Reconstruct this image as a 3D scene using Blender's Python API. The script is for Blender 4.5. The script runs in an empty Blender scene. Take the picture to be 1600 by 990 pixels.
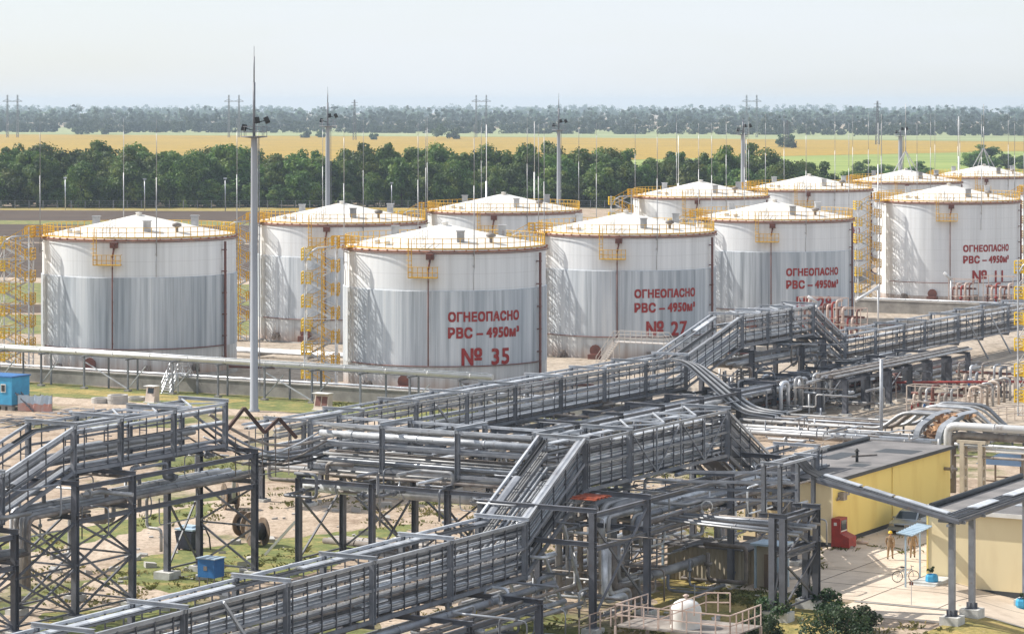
import bpy, bmesh, math, random
from mathutils import Vector, Matrix
R = math.radians
random.seed(7)
sc = bpy.context.scene
C = sc.collection

# ---------------------------------------------------------------- camera
CAMZ, FPX = 29.0, 4400.0
cam = bpy.data.objects.new('camera', bpy.data.cameras.new('camera'))
C.objects.link(cam)
cam.location = (0, 0, CAMZ)
cam.rotation_euler = (R(90), 0, 0)
cam.data.sensor_width = 36
cam.data.lens = 36 * FPX / 1600
cam.data.shift_y = -332 / 1600
cam.data.clip_start = 1
cam.data.clip_end = 40000
sc.camera = cam

# ---------------------------------------------------------------- sky, sun, exposure
SUN_AZ, SUN_EL = R(-73), R(43)
w = bpy.data.worlds.new('World'); sc.world = w; w.use_nodes = True
nt = w.node_tree
sky = nt.nodes.new('ShaderNodeTexSky'); sky.sky_type = 'NISHITA'
sky.sun_disc = False; sky.sun_elevation = SUN_EL; sky.sun_rotation = SUN_AZ
sky.air_density = 1.0; sky.dust_density = 0.6; sky.ozone_density = 2.0
bg = nt.nodes['Background']; bg.inputs[1].default_value = 0.112
veil = nt.nodes.new('ShaderNodeMix'); veil.data_type = 'RGBA'; veil.inputs[0].default_value = .72   # thin high cloud over the whole sky
veil.inputs[7].default_value = (6.0, 6.35, 6.85, 1)
tcs = nt.nodes.new('ShaderNodeTexCoord'); mps = nt.nodes.new('ShaderNodeMapping'); mps.inputs[3].default_value = (3, 3, 16)
ns_ = nt.nodes.new('ShaderNodeTexNoise'); ns_.inputs['Scale'].default_value = 1.6; ns_.inputs['Detail'].default_value = 4
mrs = nt.nodes.new('ShaderNodeMapRange'); mrs.inputs[1].default_value = .35; mrs.inputs[2].default_value = .65; mrs.inputs[3].default_value = .62; mrs.inputs[4].default_value = .84
nt.links.new(tcs.outputs['Generated'], mps.inputs[0]); nt.links.new(mps.outputs[0], ns_.inputs[0]); nt.links.new(ns_.outputs[0], mrs.inputs[0]); nt.links.new(mrs.outputs[0], veil.inputs[0])
nt.links.new(sky.outputs[0], veil.inputs[6]); nt.links.new(veil.outputs[2], bg.inputs[0])
sl = bpy.data.lights.new('sun', 'SUN'); sl.energy = 5.0; sl.angle = R(0.53); sl.color = (1, .95, .87)
sun = bpy.data.objects.new('sun', sl); C.objects.link(sun)
sd = Vector((math.sin(SUN_AZ) * math.cos(SUN_EL), math.cos(SUN_AZ) * math.cos(SUN_EL), math.sin(SUN_EL)))
sun.rotation_euler = sd.to_track_quat('Z', 'Y').to_euler()
sun.location = (-60, 60, 90)
sc.view_settings.view_transform = 'Standard'; sc.view_settings.look = 'None'
sc.view_settings.gamma = 1; sc.view_settings.use_curve_mapping = False
sc.view_settings.exposure = 0.40
sc.cycles.use_denoising = True
sc.cycles.max_bounces = 6; sc.cycles.diffuse_bounces = 3; sc.cycles.glossy_bounces = 3
sc.cycles.volume_bounces = 0; sc.cycles.transparent_max_bounces = 8

# ---------------------------------------------------------------- coordinates
def P(px, py, Y):                     # photograph pixel at a known distance
    return Vector(((px - 800) / FPX * Y, Y, CAMZ - (py - 163) / FPX * Y))
def G(px, py, z=0.0):                 # photograph pixel at a known height
    return P(px, py, (CAMZ - z) * FPX / (py - 163))
U = Vector((.5, .8660254, 0)); V = Vector((.8660254, -.5, 0)); ZZ = Vector((0, 0, 1))
REF = Vector((-7.0, 141.6, 0))
class Frame:
    def __init__(s, o, d, n): s.o, s.d, s.n = Vector(o), Vector(d), Vector(n)
    def __call__(s, a, t, z): return s.o + s.d * a + s.n * t + ZZ * z
FU = Frame(REF, U, V)                 # racks that run away from the camera
def st(p):
    q = Vector(p) - REF
    return q.dot(U), q.dot(V)
def sm(x): x = max(0, min(1, x)); return x * x * (3 - 2 * x)
def gz(x, y):                         # the yard falls a little towards the cream building
    return -0.9 * sm((x - 25.3) / 6.0) * sm((y - 140) / 14) * (1 - sm((y - 178) / 10))

# ---------------------------------------------------------------- materials
def nodes_of(name):
    m = bpy.data.materials.new(name); m.use_nodes = True
    t = m.node_tree
    return m, t, t.nodes['Principled BSDF']
def ramp(t, fac, stops):
    r = t.nodes.new('ShaderNodeValToRGB'); e = r.color_ramp.elements
    while len(e) < len(stops): e.new(0.5)
    for i, (p, c) in enumerate(stops):
        e[i].position = p; e[i].color = (*c, 1)
    t.links.new(fac, r.inputs[0]); return r
def noise(t, scale, detail=3, rough=.6, stretch=None, rnd=False, rot=0):
    tc = t.nodes.new('ShaderNodeTexCoord'); mp = t.nodes.new('ShaderNodeMapping')
    t.links.new(tc.outputs['Object'], mp.inputs[0])
    if stretch: mp.inputs[3].default_value = stretch
    if rot: mp.inputs[2].default_value = (0, 0, rot)
    if rnd:
        oi = t.nodes.new('ShaderNodeObjectInfo'); mm = t.nodes.new('ShaderNodeMath'); mm.operation = 'MULTIPLY'
        mm.inputs[1].default_value = 90
        t.links.new(oi.outputs['Random'], mm.inputs[0]); t.links.new(mm.outputs[0], mp.inputs[1])
    n = t.nodes.new('ShaderNodeTexNoise'); n.inputs['Scale'].default_value = scale
    n.inputs['Detail'].default_value = detail; n.inputs['Roughness'].default_value = rough
    t.links.new(mp.outputs[0], n.inputs[0]); return n
def mix(t, fac, a, b, mode='MIX'):
    m = t.nodes.new('ShaderNodeMix'); m.data_type = 'RGBA'; m.blend_type = mode
    for s, v in ((m.inputs[0], fac), (m.inputs[6], a), (m.inputs[7], b)):
        if isinstance(v, (int, float)): s.default_value = v
        elif isinstance(v, tuple): s.default_value = (*v, 1)
        else: t.links.new(v, s)
    return m.outputs[2]
WORN = {'grey_steel_paint', 'dark_steel_paint', 'galvanised_sheet', 'cable_tray_steel', 'pipe_jacket', 'weathered_pipe', 'pale_grey_beam', 'slate_column_paint', 'grey_riser_jacket', 'white_pipe_jacket'}
def pm(name, c1, c2=None, scale=2.0, stretch=None, rough=.55, metal=0.0, lo=.35, hi=.65, rnd=True, bump=0):
    m, t, b = nodes_of(name)
    if c2 is None: c2 = tuple(x * .72 for x in c1)
    n = noise(t, scale, 4, .6, stretch, rnd)
    r = ramp(t, n.outputs[0], [(lo, c2), (hi, c1)])
    c = r.outputs[0]
    if name in WORN:                                       # each piece weathered differently, with rust blooms
        n2 = noise(t, scale * 1.7, 5, .7, None, True); k2 = ramp(t, n2.outputs[0], [(.60, (0, 0, 0)), (.72, (.6, .6, .6))])
        c = mix(t, k2.outputs[0], c, (.17, .105, .07))
        oi = t.nodes.new('ShaderNodeObjectInfo'); mr = t.nodes.new('ShaderNodeMapRange'); mr.inputs[3].default_value = .72; mr.inputs[4].default_value = 1.3
        t.links.new(oi.outputs['Random'], mr.inputs[0]); hs = t.nodes.new('ShaderNodeHueSaturation'); t.links.new(mr.outputs[0], hs.inputs['Value']); t.links.new(c, hs.inputs['Color']); c = hs.outputs[0]
    t.links.new(c, b.inputs['Base Color'])
    b.inputs['Roughness'].default_value = rough; b.inputs['Metallic'].default_value = metal
    if bump:
        bp = t.nodes.new('ShaderNodeBump'); bp.inputs[0].default_value = bump
        t.links.new(n.outputs[0], bp.inputs['Height']); t.links.new(bp.outputs[0], b.inputs['Normal'])
    return m
M = {}
M['steel'] = pm('grey_steel_paint', (.225, .235, .26), (.15, .158, .178), 1.4, rough=.5)
M['darksteel'] = pm('dark_steel_paint', (.115, .12, .14), (.07, .072, .085), 1.1, rough=.5)
M['galv'] = pm('galvanised_sheet', (.66, .68, .71), (.42, .44, .47), 1.3, rough=.42, metal=.35)
M['steelmast'] = pm('pale_grey_mast_paint', (.36, .38, .41), (.28, .295, .325), .6, (1, 1, .2), rough=.45)
M['tray'] = pm('cable_tray_steel', (.29, .305, .335), (.17, .18, .205), .9, rough=.45, metal=.25)
M['pipe'] = pm('pipe_jacket', (.46, .46, .46), (.26, .26, .27), .8, rough=.45, metal=.3)
M['oldpipe'] = pm('weathered_pipe', (.30, .27, .24), (.15, .12, .105), 1.1, rough=.7)
M['cable'] = pm('black_cable', (.05, .05, .055), (.03, .03, .03), 2, rough=.6)
M['yellow'] = pm('yellow_rail_paint', (.74, .43, .02), (.54, .30, .02), 1.5, rough=.5)
M['yellowlight'] = pm('bright_yellow_paint', (.84, .56, .02), (.62, .40, .02), 1.5, rough=.5)
M['rust'] = pm('rusty_rim', (.42, .19, .11), (.22, .10, .07), 1.2, rough=.8)
M['redbrown'] = pm('red_brown_pipe', (.19, .07, .05), (.12, .05, .04), 1.5, rough=.6)
M['red'] = pm('red_paint', (.36, .035, .025), (.24, .03, .025), 2, rough=.5)
M['letters'] = pm('red_lettering', (.30, .018, .016), (.36, .13, .11), 2.6, rough=.6, lo=.28, hi=.42)
M['white'] = pm('white_paint', (.74, .73, .70), (.60, .58, .54), 1.0, rough=.5)
M['whitepipe'] = pm('white_pipe_jacket', (.78, .78, .78), (.66, .66, .66), .7, rough=.4, metal=.1)
M['pinkrail'] = pm('faded_pink_rail', (.60, .48, .42), (.46, .34, .28), 2, rough=.7)
M['concrete'] = pm('concrete', (.36, .34, .31), (.22, .205, .19), .6, rough=.9, bump=.1)
M['footing'] = pm('whitewashed_concrete', (.62, .61, .58), (.42, .41, .38), 1.5, rough=.9)
M['blue'] = pm('blue_paint', (.02, .16, .42), (.018, .11, .30), 1.3, rough=.5)
M['cyan'] = pm('sky_blue_paint', (.05, .36, .60), (.04, .28, .50), 1.3, rough=.5)
M['paleblue'] = pm('pale_blue_sheet', (.42, .52, .60), (.32, .42, .50), 1.3, rough=.5)
M['navy'] = pm('navy_plastic', (.02, .03, .06), (.015, .02, .035), 2, rough=.5)
M['ywall'] = pm('yellow_plaster', (.82, .64, .21), (.73, .54, .165), .5, (1, 1, .25), rough=.85, lo=.25, hi=.5)
M['cream'] = pm('cream_plaster', (.79, .67, .42), (.70, .57, .34), .5, (1, 1, .25), rough=.9, lo=.25, hi=.5)
M['roofing'] = pm('grey_roof_felt', (.215, .20, .195), (.125, .12, .12), .45, rough=.95)
M['roofedge'] = pm('dark_roof_trim', (.05, .055, .06), (.035, .038, .042), 1, rough=.6)
M['black'] = pm('black_rubber', (.02, .02, .02), (.012, .012, .012), 2, rough=.8)
M['glass'] = pm('dark_glass', (.03, .045, .055), (.02, .03, .04), 1, rough=.08)
M['orange'] = pm('orange_sheet', (.38, .085, .035), (.22, .05, .025), 2, rough=.6)
M['wood'] = pm('old_wood', (.23, .16, .10), (.12, .085, .06), 1.5, (1, 1, .2), rough=.85)
M['tan'] = pm('tan_workwear', (.33, .225, .13), (.24, .155, .085), 6, rough=.9)
M['skin'] = pm('skin', (.45, .24, .16), (.38, .19, .12), 5, rough=.6)
M['shoe'] = pm('dark_shoe', (.04, .03, .025), (.03, .02, .018), 5, rough=.7)
M['carpaint'] = pm('grey_blue_car_paint', (.30, .34, .38), (.25, .29, .33), .5, rough=.25, metal=.5)
M['chrome'] = pm('bright_trim', (.6, .6, .6), (.5, .5, .5), 3, rough=.2, metal=.9)
M['plant'] = pm('plant_leaf', (.06, .13, .03), (.03, .07, .018), 3, rough=.6)
M['rustwool'] = pm('torn_rusty_wrap', (.48, .30, .17), (.16, .075, .04), 1.6, rough=.95, bump=.6)

M['galvbeam'] = pm('pale_grey_beam', (.44, .46, .49), (.30, .315, .345), 1.2, rough=.45, metal=.15)
M['shadesteel'] = pm('slate_column_paint', (.145, .15, .172), (.095, .098, .112), 1.0, rough=.5)
M['darkrust'] = pm('dark_rust', (.09, .045, .035), (.05, .03, .025), 1.5, rough=.8)
M['creamconcrete'] = pm('cream_concrete', (.56, .49, .38), (.42, .36, .28), 1.2, rough=.9)
M['concretelight'] = pm('pale_concrete', (.48, .46, .43), (.34, .32, .30), .6, rough=.9)
M['riserpipe'] = pm('grey_riser_jacket', (.30, .31, .33), (.20, .205, .22), .8, rough=.5)
M['clothblue'] = pm('pale_blue_cloth', (.50, .58, .66), (.38, .47, .56), 1, rough=.9)
M['clothred'] = pm('faded_red_cloth', (.55, .25, .20), (.45, .33, .30), 1, rough=.9)
M['pinkpale'] = pm('faded_pale_paint', (.62, .52, .44), (.48, .40, .34), 1.5, rough=.8)
M['pinkwhite'] = pm('off_white_rail_paint', (.60, .56, .52), (.48, .44, .41), 1.5, rough=.7)
M['navyroof'] = pm('dark_blue_roof_sheet', (.05, .09, .15), (.035, .065, .11), 1, rough=.5)
M['shedsheet'] = pm('beige_ribbed_sheet', (.40, .35, .26), (.28, .24, .175), 1.0, (1, 1, .15), rough=.7)
def tank_mat(name, insul):
    m, t, b = nodes_of(name)
    n1 = noise(t, 1.5 if insul else 1.1, 5, .7, (1, 1, .022), True)        # vertical weather streaks
    n2 = noise(t, .30, 3, .55, (1, 1, .10), True)
    n3 = noise(t, 2.6, 4, .7, (1, 1, .02), True)
    if insul:
        a = ramp(t, n1.outputs[0], [(.28, (.25, .275, .30)), (.42, (.44, .475, .51)), (.54, (.59, .625, .66)), (.70, (.71, .73, .74))])
        k = ramp(t, n2.outputs[0], [(.36, (.64, .67, .70)), (.60, (1, 1, 1))])
        c = mix(t, 1.0, a.outputs[0], k.outputs[0], 'MULTIPLY')
        rst = ramp(t, n3.outputs[0], [(.66, (0, 0, 0)), (.8, (.30, .30, .30))])
        c = mix(t, rst.outputs[0], c, (.36, .28, .21))
        if insul == 2:                                     # rust creeping up from the foot
            tc = t.nodes.new('ShaderNodeTexCoord'); sx = t.nodes.new('ShaderNodeSeparateXYZ'); t.links.new(tc.outputs['Object'], sx.inputs[0])
            ad = t.nodes.new('ShaderNodeMath'); ad.operation = 'MULTIPLY_ADD'; ad.inputs[1].default_value = 2.6; t.links.new(n1.outputs[0], ad.inputs[0]); t.links.new(sx.outputs[2], ad.inputs[2])
            rr = ramp(t, ad.outputs[0], [(0, (1, 1, 1)), (1, (0, 0, 0))])
            mr = t.nodes.new('ShaderNodeMapRange'); mr.inputs[1].default_value = 1.0; mr.inputs[2].default_value = 3.2; mr.inputs[3].default_value = .75; mr.inputs[4].default_value = 0
            t.links.new(ad.outputs[0], mr.inputs[0]); t.nodes.remove(rr.id_data.nodes[rr.name])
            c = mix(t, .35, c, (.56, .53, .48)); c = mix(t, mr.outputs[0], c, (.36, .21, .13))
        b.inputs['Roughness'].default_value = .62
    else:
        a = ramp(t, n1.outputs[0], [(.3, (.58, .59, .60)), (.55, (.72, .735, .75)), (.7, (.78, .79, .80))])
        rst = ramp(t, n3.outputs[0], [(.62, (0, 0, 0)), (.80, (.36, .36, .36))])
        c = mix(t, rst.outputs[0], a.outputs[0], (.47, .34, .24))
        b.inputs['Roughness'].default_value = .5
    tc = t.nodes.new('ShaderNodeTexCoord'); sx = t.nodes.new('ShaderNodeSeparateXYZ'); t.links.new(tc.outputs['Object'], sx.inputs[0])
    def math_(op, a, v):
        q = t.nodes.new('ShaderNodeMath'); q.operation = op; t.links.new(a, q.inputs[0]); q.inputs[1].default_value = v; return q.outputs[0]
    if insul:                                              # vertical sheet seams
        at = t.nodes.new('ShaderNodeMath'); at.operation = 'ARCTAN2'; t.links.new(sx.outputs[0], at.inputs[0]); t.links.new(sx.outputs[1], at.inputs[1])
        seam = math_('LESS_THAN', math_('FRACT', math_('MULTIPLY', at.outputs[0], 9.0), 0), .035)
    else:                                                  # plate courses
        seam = math_('LESS_THAN', math_('FRACT', math_('MULTIPLY', sx.outputs[2], .667), 0), .03)
    c = mix(t, math_('MULTIPLY', seam, .22), c, (.25, .24, .23))
    t.links.new(c, b.inputs['Base Color'])
    return m
M['tankwhite'] = tank_mat('white_tank_wall', False)
M['tankinsul'] = tank_mat('stained_metal_cladding', 1)
M['tankroof'] = pm('white_tank_roof', (.74, .72, .68), (.60, .56, .50), .5, rough=.6)
M['tankbase'] = tank_mat('rusty_foot_cladding', 2)

def leaf_mat(name, dark, mid, light, sc_=.35, rough=.65):
    m, t, b = nodes_of(name)
    n = noise(t, sc_, 2, .5, None, True)
    oi = t.nodes.new('ShaderNodeObjectInfo')
    r = ramp(t, n.outputs[0], [(.3, dark), (.5, mid), (.72, light)])
    hs = t.nodes.new('ShaderNodeHueSaturation')
    mr = t.nodes.new('ShaderNodeMapRange'); mr.inputs[3].default_value = .62; mr.inputs[4].default_value = 1.4
    t.links.new(oi.outputs['Random'], mr.inputs[0]); t.links.new(mr.outputs[0], hs.inputs['Value'])
    mh = t.nodes.new('ShaderNodeMapRange'); mh.inputs[3].default_value = .475; mh.inputs[4].default_value = .51
    t.links.new(oi.outputs['Random'], mh.inputs[0]); t.links.new(mh.outputs[0], hs.inputs['Hue'])
    t.links.new(r.outputs[0], hs.inputs['Color']); t.links.new(hs.outputs[0], b.inputs['Base Color'])
    b.inputs['Roughness'].default_value = rough
    tr = t.nodes.new('ShaderNodeBsdfTranslucent'); ms = t.nodes.new('ShaderNodeMixShader'); ms.inputs[0].default_value = .38
    t.links.new(hs.outputs[0], tr.inputs[0]); t.links.new(b.outputs[0], ms.inputs[1]); t.links.new(tr.outputs[0], ms.inputs[2])
    t.links.new(ms.outputs[0], t.nodes['Material Output'].inputs[0])
    return m
M['leaf'] = leaf_mat('tree_leaves', (.024, .062, .008), (.066, .135, .018), (.175, .225, .040), .22)
M['leaffar'] = leaf_mat('far_wood_leaves', (.030, .070, .022), (.060, .110, .034), (.11, .150, .050), .02)
M['leafbush'] = leaf_mat('bush_leaves', (.015, .040, .015), (.030, .070, .022), (.09, .12, .05), 1.2)
M['bark'] = pm('bark', (.10, .075, .055), (.06, .045, .035), 3, (1, 1, .2), rough=.95)

def ground_mat():
    m, t, b = nodes_of('bare_ground_and_grass')
    n1 = noise(t, .06, 6, .62, None, False); n2 = noise(t, .9, 5, .7, None, False); n3 = noise(t, .017, 3, .5, None, False)
    dirt = ramp(t, n2.outputs[0], [(.3, (.30, .225, .16)), (.6, (.46, .36, .27)), (.8, (.56, .46, .36))])
    grass = ramp(t, n2.outputs[0], [(.3, (.06, .085, .02)), (.55, (.15, .16, .04)), (.75, (.30, .24, .08))])
    f = ramp(t, n1.outputs[0], [(.52, (0, 0, 0)), (.60, (1, 1, 1))])
    c = mix(t, f.outputs[0], dirt.outputs[0], grass.outputs[0])
    n4 = noise(t, 3.5, 5, .75, None, False); n5 = noise(t, .22, 5, .7, None, False)
    k4 = ramp(t, n4.outputs[0], [(.36, (.55, .52, .48)), (.52, (1, 1, 1))]); k5 = ramp(t, n5.outputs[0], [(.34, (.62, .56, .50)), (.5, (1, 1, 1))])
    c = mix(t, 1.0, c, k4.outputs[0], 'MULTIPLY'); c = mix(t, 1.0, c, k5.outputs[0], 'MULTIPLY')
    t.links.new(c, b.inputs['Base Color']); b.inputs['Roughness'].default_value = .95
    return m
M['ground'] = ground_mat()
def field(name, stops, scale, stretch=None, detail=5, rot=0, fine=0):
    m, t, b = nodes_of(name)
    n = noise(t, scale, detail, .68, stretch, False, rot)
    r = ramp(t, n.outputs[0], stops); c = r.outputs[0]
    if fine:
        n2 = noise(t, fine, 5, .75, None, False); k = ramp(t, n2.outputs[0], [(.36, (.55, .53, .48)), (.54, (1, 1, 1))])
        c = mix(t, 1.0, c, k.outputs[0], 'MULTIPLY')
    t.links.new(c, b.inputs['Base Color']); b.inputs['Roughness'].default_value = .95
    return m
M['sunflower'] = field('yellow_crop', [(.3, (.20, .15, .015)), (.5, (.38, .235, .006)), (.7, (.45, .29, .012))], .05, (.25, 1, 1), fine=.35)
M['greencrop'] = field('green_crop', [(.3, (.12, .18, .03)), (.5, (.22, .28, .05)), (.7, (.33, .35, .09))], .03, (.2, 1, 1))
M['palecrop'] = field('pale_meadow', [(.3, (.12, .17, .06)), (.5, (.26, .29, .12)), (.7, (.38, .38, .20))], .02, (.2, 1, 1))
M['plough'] = field('ploughed_soil', [(.3, (.032, .018, .010)), (.5, (.058, .034, .020)), (.7, (.10, .064, .040))], .25, (.15, 1, 1))
M['grass'] = field('short_grass', [(.28, (.07, .10, .02)), (.48, (.16, .18, .045)), (.62, (.30, .25, .08)), (.78, (.42, .32, .16))], .55, fine=4.0)
M['drygrass'] = field('dry_grass', [(.28, (.12, .13, .03)), (.48, (.30, .24, .07)), (.7, (.46, .33, .12))], .5, fine=4.0)
M['track'] = field('dirt_track', [(.3, (.36, .28, .21)), (.55, (.49, .39, .30)), (.75, (.57, .47, .38))], .55, (1.6, .14, 1), rot=R(-28), fine=2.5)
M['gravel'] = field('tank_yard_gravel', [(.3, (.28, .23, .18)), (.55, (.42, .35, .28)), (.75, (.52, .44, .35))], .3, fine=1.2)
def yard_mat():
    m, t, b = nodes_of('concrete_yard_slabs')
    n = noise(t, .45, 6, .7, None, False); n2 = noise(t, .10, 3, .5, (1, 1, 1), False)
    r = ramp(t, n.outputs[0], [(.28, (.43, .35, .27)), (.5, (.60, .50, .40)), (.75, (.69, .59, .48))])
    k = ramp(t, n2.outputs[0], [(.35, (.82, .80, .77)), (.6, (1, 1, 1))])
    t.links.new(mix(t, 1.0, r.outputs[0], k.outputs[0], 'MULTIPLY'), b.inputs['Base Color'])
    b.inputs['Roughness'].default_value = .9
    return m
M['yard'] = yard_mat()
M['tuft'] = leaf_mat('grass_tufts', (.07, .09, .02), (.16, .17, .05), (.34, .28, .10), .8)
M['joint'] = pm('slab_joint', (.16, .13, .10), (.10, .08, .06), 1, rough=1)

# ---------------------------------------------------------------- mesh builder
def link(o, parent=None):
    C.objects.link(o)
    if parent is not None:
        o.parent = parent
        o.matrix_parent_inverse = Matrix.Identity(4)
    return o
def wloc(o):
    p = Vector(o.location)
    return p
class MB:
    def __init__(s): s.v, s.f, s.sm, s.mi = [], [], [], []
    def add(s, vs, fs, smooth=False, mi=0):
        k = len(s.v); s.v += [tuple(q) for q in vs]
        for f in fs: s.f.append([i + k for i in f]); s.sm.append(smooth); s.mi.append(mi)
        return s
    def obox(s, c, ax, ay, az, mi=0):       # oriented box: centre and three half vectors
        c, ax, ay, az = Vector(c), Vector(ax), Vector(ay), Vector(az)
        vs = [c + i * ax + j * ay + k * az for i in (-1, 1) for j in (-1, 1) for k in (-1, 1)]
        return s.add(vs, [(0, 1, 3, 2), (4, 6, 7, 5), (0, 4, 5, 1), (2, 3, 7, 6), (0, 2, 6, 4), (1, 5, 7, 3)], False, mi)
    def box(s, x0, x1, y0, y1, z0, z1, mi=0):
        return s.obox(((x0 + x1) / 2, (y0 + y1) / 2, (z0 + z1) / 2), ((x1 - x0) / 2, 0, 0), (0, (y1 - y0) / 2, 0), (0, 0, (z1 - z0) / 2), mi)
    def bar(s, a, b, w, h=None, up=ZZ, mi=0):
        a, b = Vector(a), Vector(b); h = w if h is None else h
        d = b - a
        if d.length < 1e-5: return s
        t = d.normalized(); up = Vector(up)
        if abs(t.dot(up)) > .98: up = V if abs(t.dot(V)) < .9 else U
        x = t.cross(up).normalized(); y = x.cross(t)
        return s.obox((a + b) / 2, d / 2, x * w / 2, y * h / 2, mi)
    def ibeam(s, a, b, w, h, up=ZZ, tf=.025, mi=0):   # I section, web in the up direction
        a, b = Vector(a), Vector(b); d = b - a; t = d.normalized(); up = Vector(up)
        if abs(t.dot(up)) > .98: up = U
        x = t.cross(up).normalized(); y = x.cross(t); c = (a + b) / 2
        s.obox(c + y * (h / 2 - tf / 2), d / 2, x * w / 2, y * tf / 2, mi)
        s.obox(c - y * (h / 2 - tf / 2), d / 2, x * w / 2, y * tf / 2, mi)
        return s.obox(c, d / 2, x * tf / 2, y * (h / 2 - tf), mi)
    def sweep(s, prof, pts, closed=True, smooth=False, caps=True, mi=0, up=ZZ):
        pts = [Vector(p) for p in pts]; n = len(prof); k = len(s.v); N = len(pts)
        last = None
        for i, p in enumerate(pts):
            t1 = (pts[i] - pts[i - 1]).normalized() if i else (pts[1] - pts[0]).normalized()
            t2 = (pts[i + 1] - pts[i]).normalized() if i < N - 1 else t1
            t = (t1 + t2)
            t = t.normalized() if t.length > 1e-4 else t1
            u0 = Vector(up)
            if last is None:
                if abs(t.dot(u0)) > .95: u0 = U if abs(t.dot(U)) < .7 else V
                x = t.cross(u0).normalized()
            else:
                x = (last - t * last.dot(t)).normalized()
            last = x
            y = x.cross(t)
            cs = max(.35, t.dot(t1))
            bend = (t2 - t1)
            for (a, b) in prof:
                off = x * a + y * b
                if bend.length > 1e-4:
                    bn = bend.normalized(); off = off + bn * off.dot(bn) * (1 / cs - 1)
                s.v.append(tuple(p + off))
        m = n if closed else n - 1
        for i in range(N - 1):
            for j in range(m):
                a = k + i * n + j; b = k + i * n + (j + 1) % n
                s.f.append([a, b, b + n, a + n]); s.sm.append(smooth); s.mi.append(mi)
        if closed and caps:
            s.f.append([k + j for j in range(n)][::-1]); s.sm.append(False); s.mi.append(mi)
            s.f.append([k + (N - 1) * n + j for j in range(n)]); s.sm.append(False); s.mi.append(mi)
        return s
    def tube(s, pts, r, n=8, mi=0, up=ZZ):
        return s.sweep([(r * math.cos(2 * math.pi * i / n), r * math.sin(2 * math.pi * i / n)) for i in range(n)], pts, True, True, True, mi, up)
    def rect(s, pts, w, h, mi=0):
        return s.sweep([(-w / 2, -h / 2), (w / 2, -h / 2), (w / 2, h / 2), (-w / 2, h / 2)], pts, mi=mi)
    def lathe(s, prof, n=32, c=(0, 0, 0), a0=0, a1=2 * math.pi, smooth=True, mi=0):
        full = abs(a1 - a0 - 2 * math.pi) < 1e-6; m = n if full else n + 1; k = len(s.v)
        for (r, z) in prof:
            for i in range(m):
                a = a0 + (a1 - a0) * i / n
                s.v.append((c[0] + r * math.cos(a), c[1] + r * math.sin(a), c[2] + z))
        for j in range(len(prof) - 1):
            for i in range(n):
                p, q = k + j * m + i, k + j * m + (i + 1) % m
                s.f.append([p, q, q + m, p + m]); s.sm.append(smooth); s.mi.append(mi)
        return s
    def quad(s, a, b, c, d, mi=0): return s.add([a, b, c, d], [(0, 1, 2, 3)], False, mi)
    def mesh(s, name):
        me = bpy.data.meshes.new(name); me.from_pydata(s.v, [], s.f)
        me.polygons.foreach_set('use_smooth', s.sm); me.polygons.foreach_set('material_index', s.mi)
        me.update(); return me
    def build(s, name, mats, parent=None, org=None):
        if not s.f: return None
        if parent is not None and org is None: org = parent.get('_org')
        if org is not None:
            ox, oy, oz = org; s.v = [(x - ox, y - oy, z - oz) for (x, y, z) in s.v]
        me = s.mesh(name)
        for m in (mats if isinstance(mats, (list, tuple)) else [mats]): me.materials.append(M[m] if isinstance(m, str) else m)
        o = bpy.data.objects.new(name, me)
        link(o, parent)
        if parent is None and org is not None: o.location = org
        if parent is not None: o['_org'] = (0, 0, 0) if org is None else tuple(org)
        return o
def tag(o, label=None, cat=None, group=None, kind=None):
    if label: o['label'] = label
    if cat: o['category'] = cat
    if group: o['group'] = group
    if kind: o['kind'] = kind
    return o
def thing(name, loc, label, cat, group=None, local=False):
    """An Empty at the thing's base; parts are built in world coordinates and stored relative to it (local=True: built around 0,0,0)."""
    o = bpy.data.objects.new(name, None); o.empty_display_size = .3
    C.objects.link(o); o.location = loc
    o['_org'] = (0, 0, 0) if local else tuple(loc)
    return tag(o, label, cat, group)
def solo(mb, name, mat, label, cat, group=None, org=None):
    if org is None:
        xs = [v[0] for v in mb.v]; ys = [v[1] for v in mb.v]; zs = [v[2] for v in mb.v]
        org = ((min(xs) + max(xs)) / 2, (min(ys) + max(ys)) / 2, min(zs))
    return tag(mb.build(name, mat, None, org), label, cat, group)
def copy_tree(o, parent=None):
    c = o.copy(); C.objects.link(c)
    if parent is not None: c.parent = parent
    for ch in list(o.children): copy_tree(ch, c)
    return c

# ================================================================ SETTING: ground, fields, tracks
def steps(ranges):
    out = []
    for a, b, d in ranges:
        n = max(1, round((b - a) / d)); out += [a + (b - a) * i / n for i in range(n)]
    return out + [ranges[-1][1]]
XS = steps([(-3600, -300, 300), (-300, -60, 40), (-60, 10, 10), (10, 50, 1.0), (50, 300, 40), (300, 3600, 300)])
YS = steps([(-100, 130, 23), (130, 195, 1.0), (195, 400, 20), (400, 1000, 60), (1000, 9300, 400)])
b = MB(); nx = len(XS)
b.add([(x, y, gz(x, y)) for y in YS for x in XS],
      [(j * nx + i, j * nx + i + 1, (j + 1) * nx + i + 1, (j + 1) * nx + i) for j in range(len(YS) - 1) for i in range(nx - 1)], True)
tag(b.build('ground', 'ground'), kind='structure')

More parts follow.
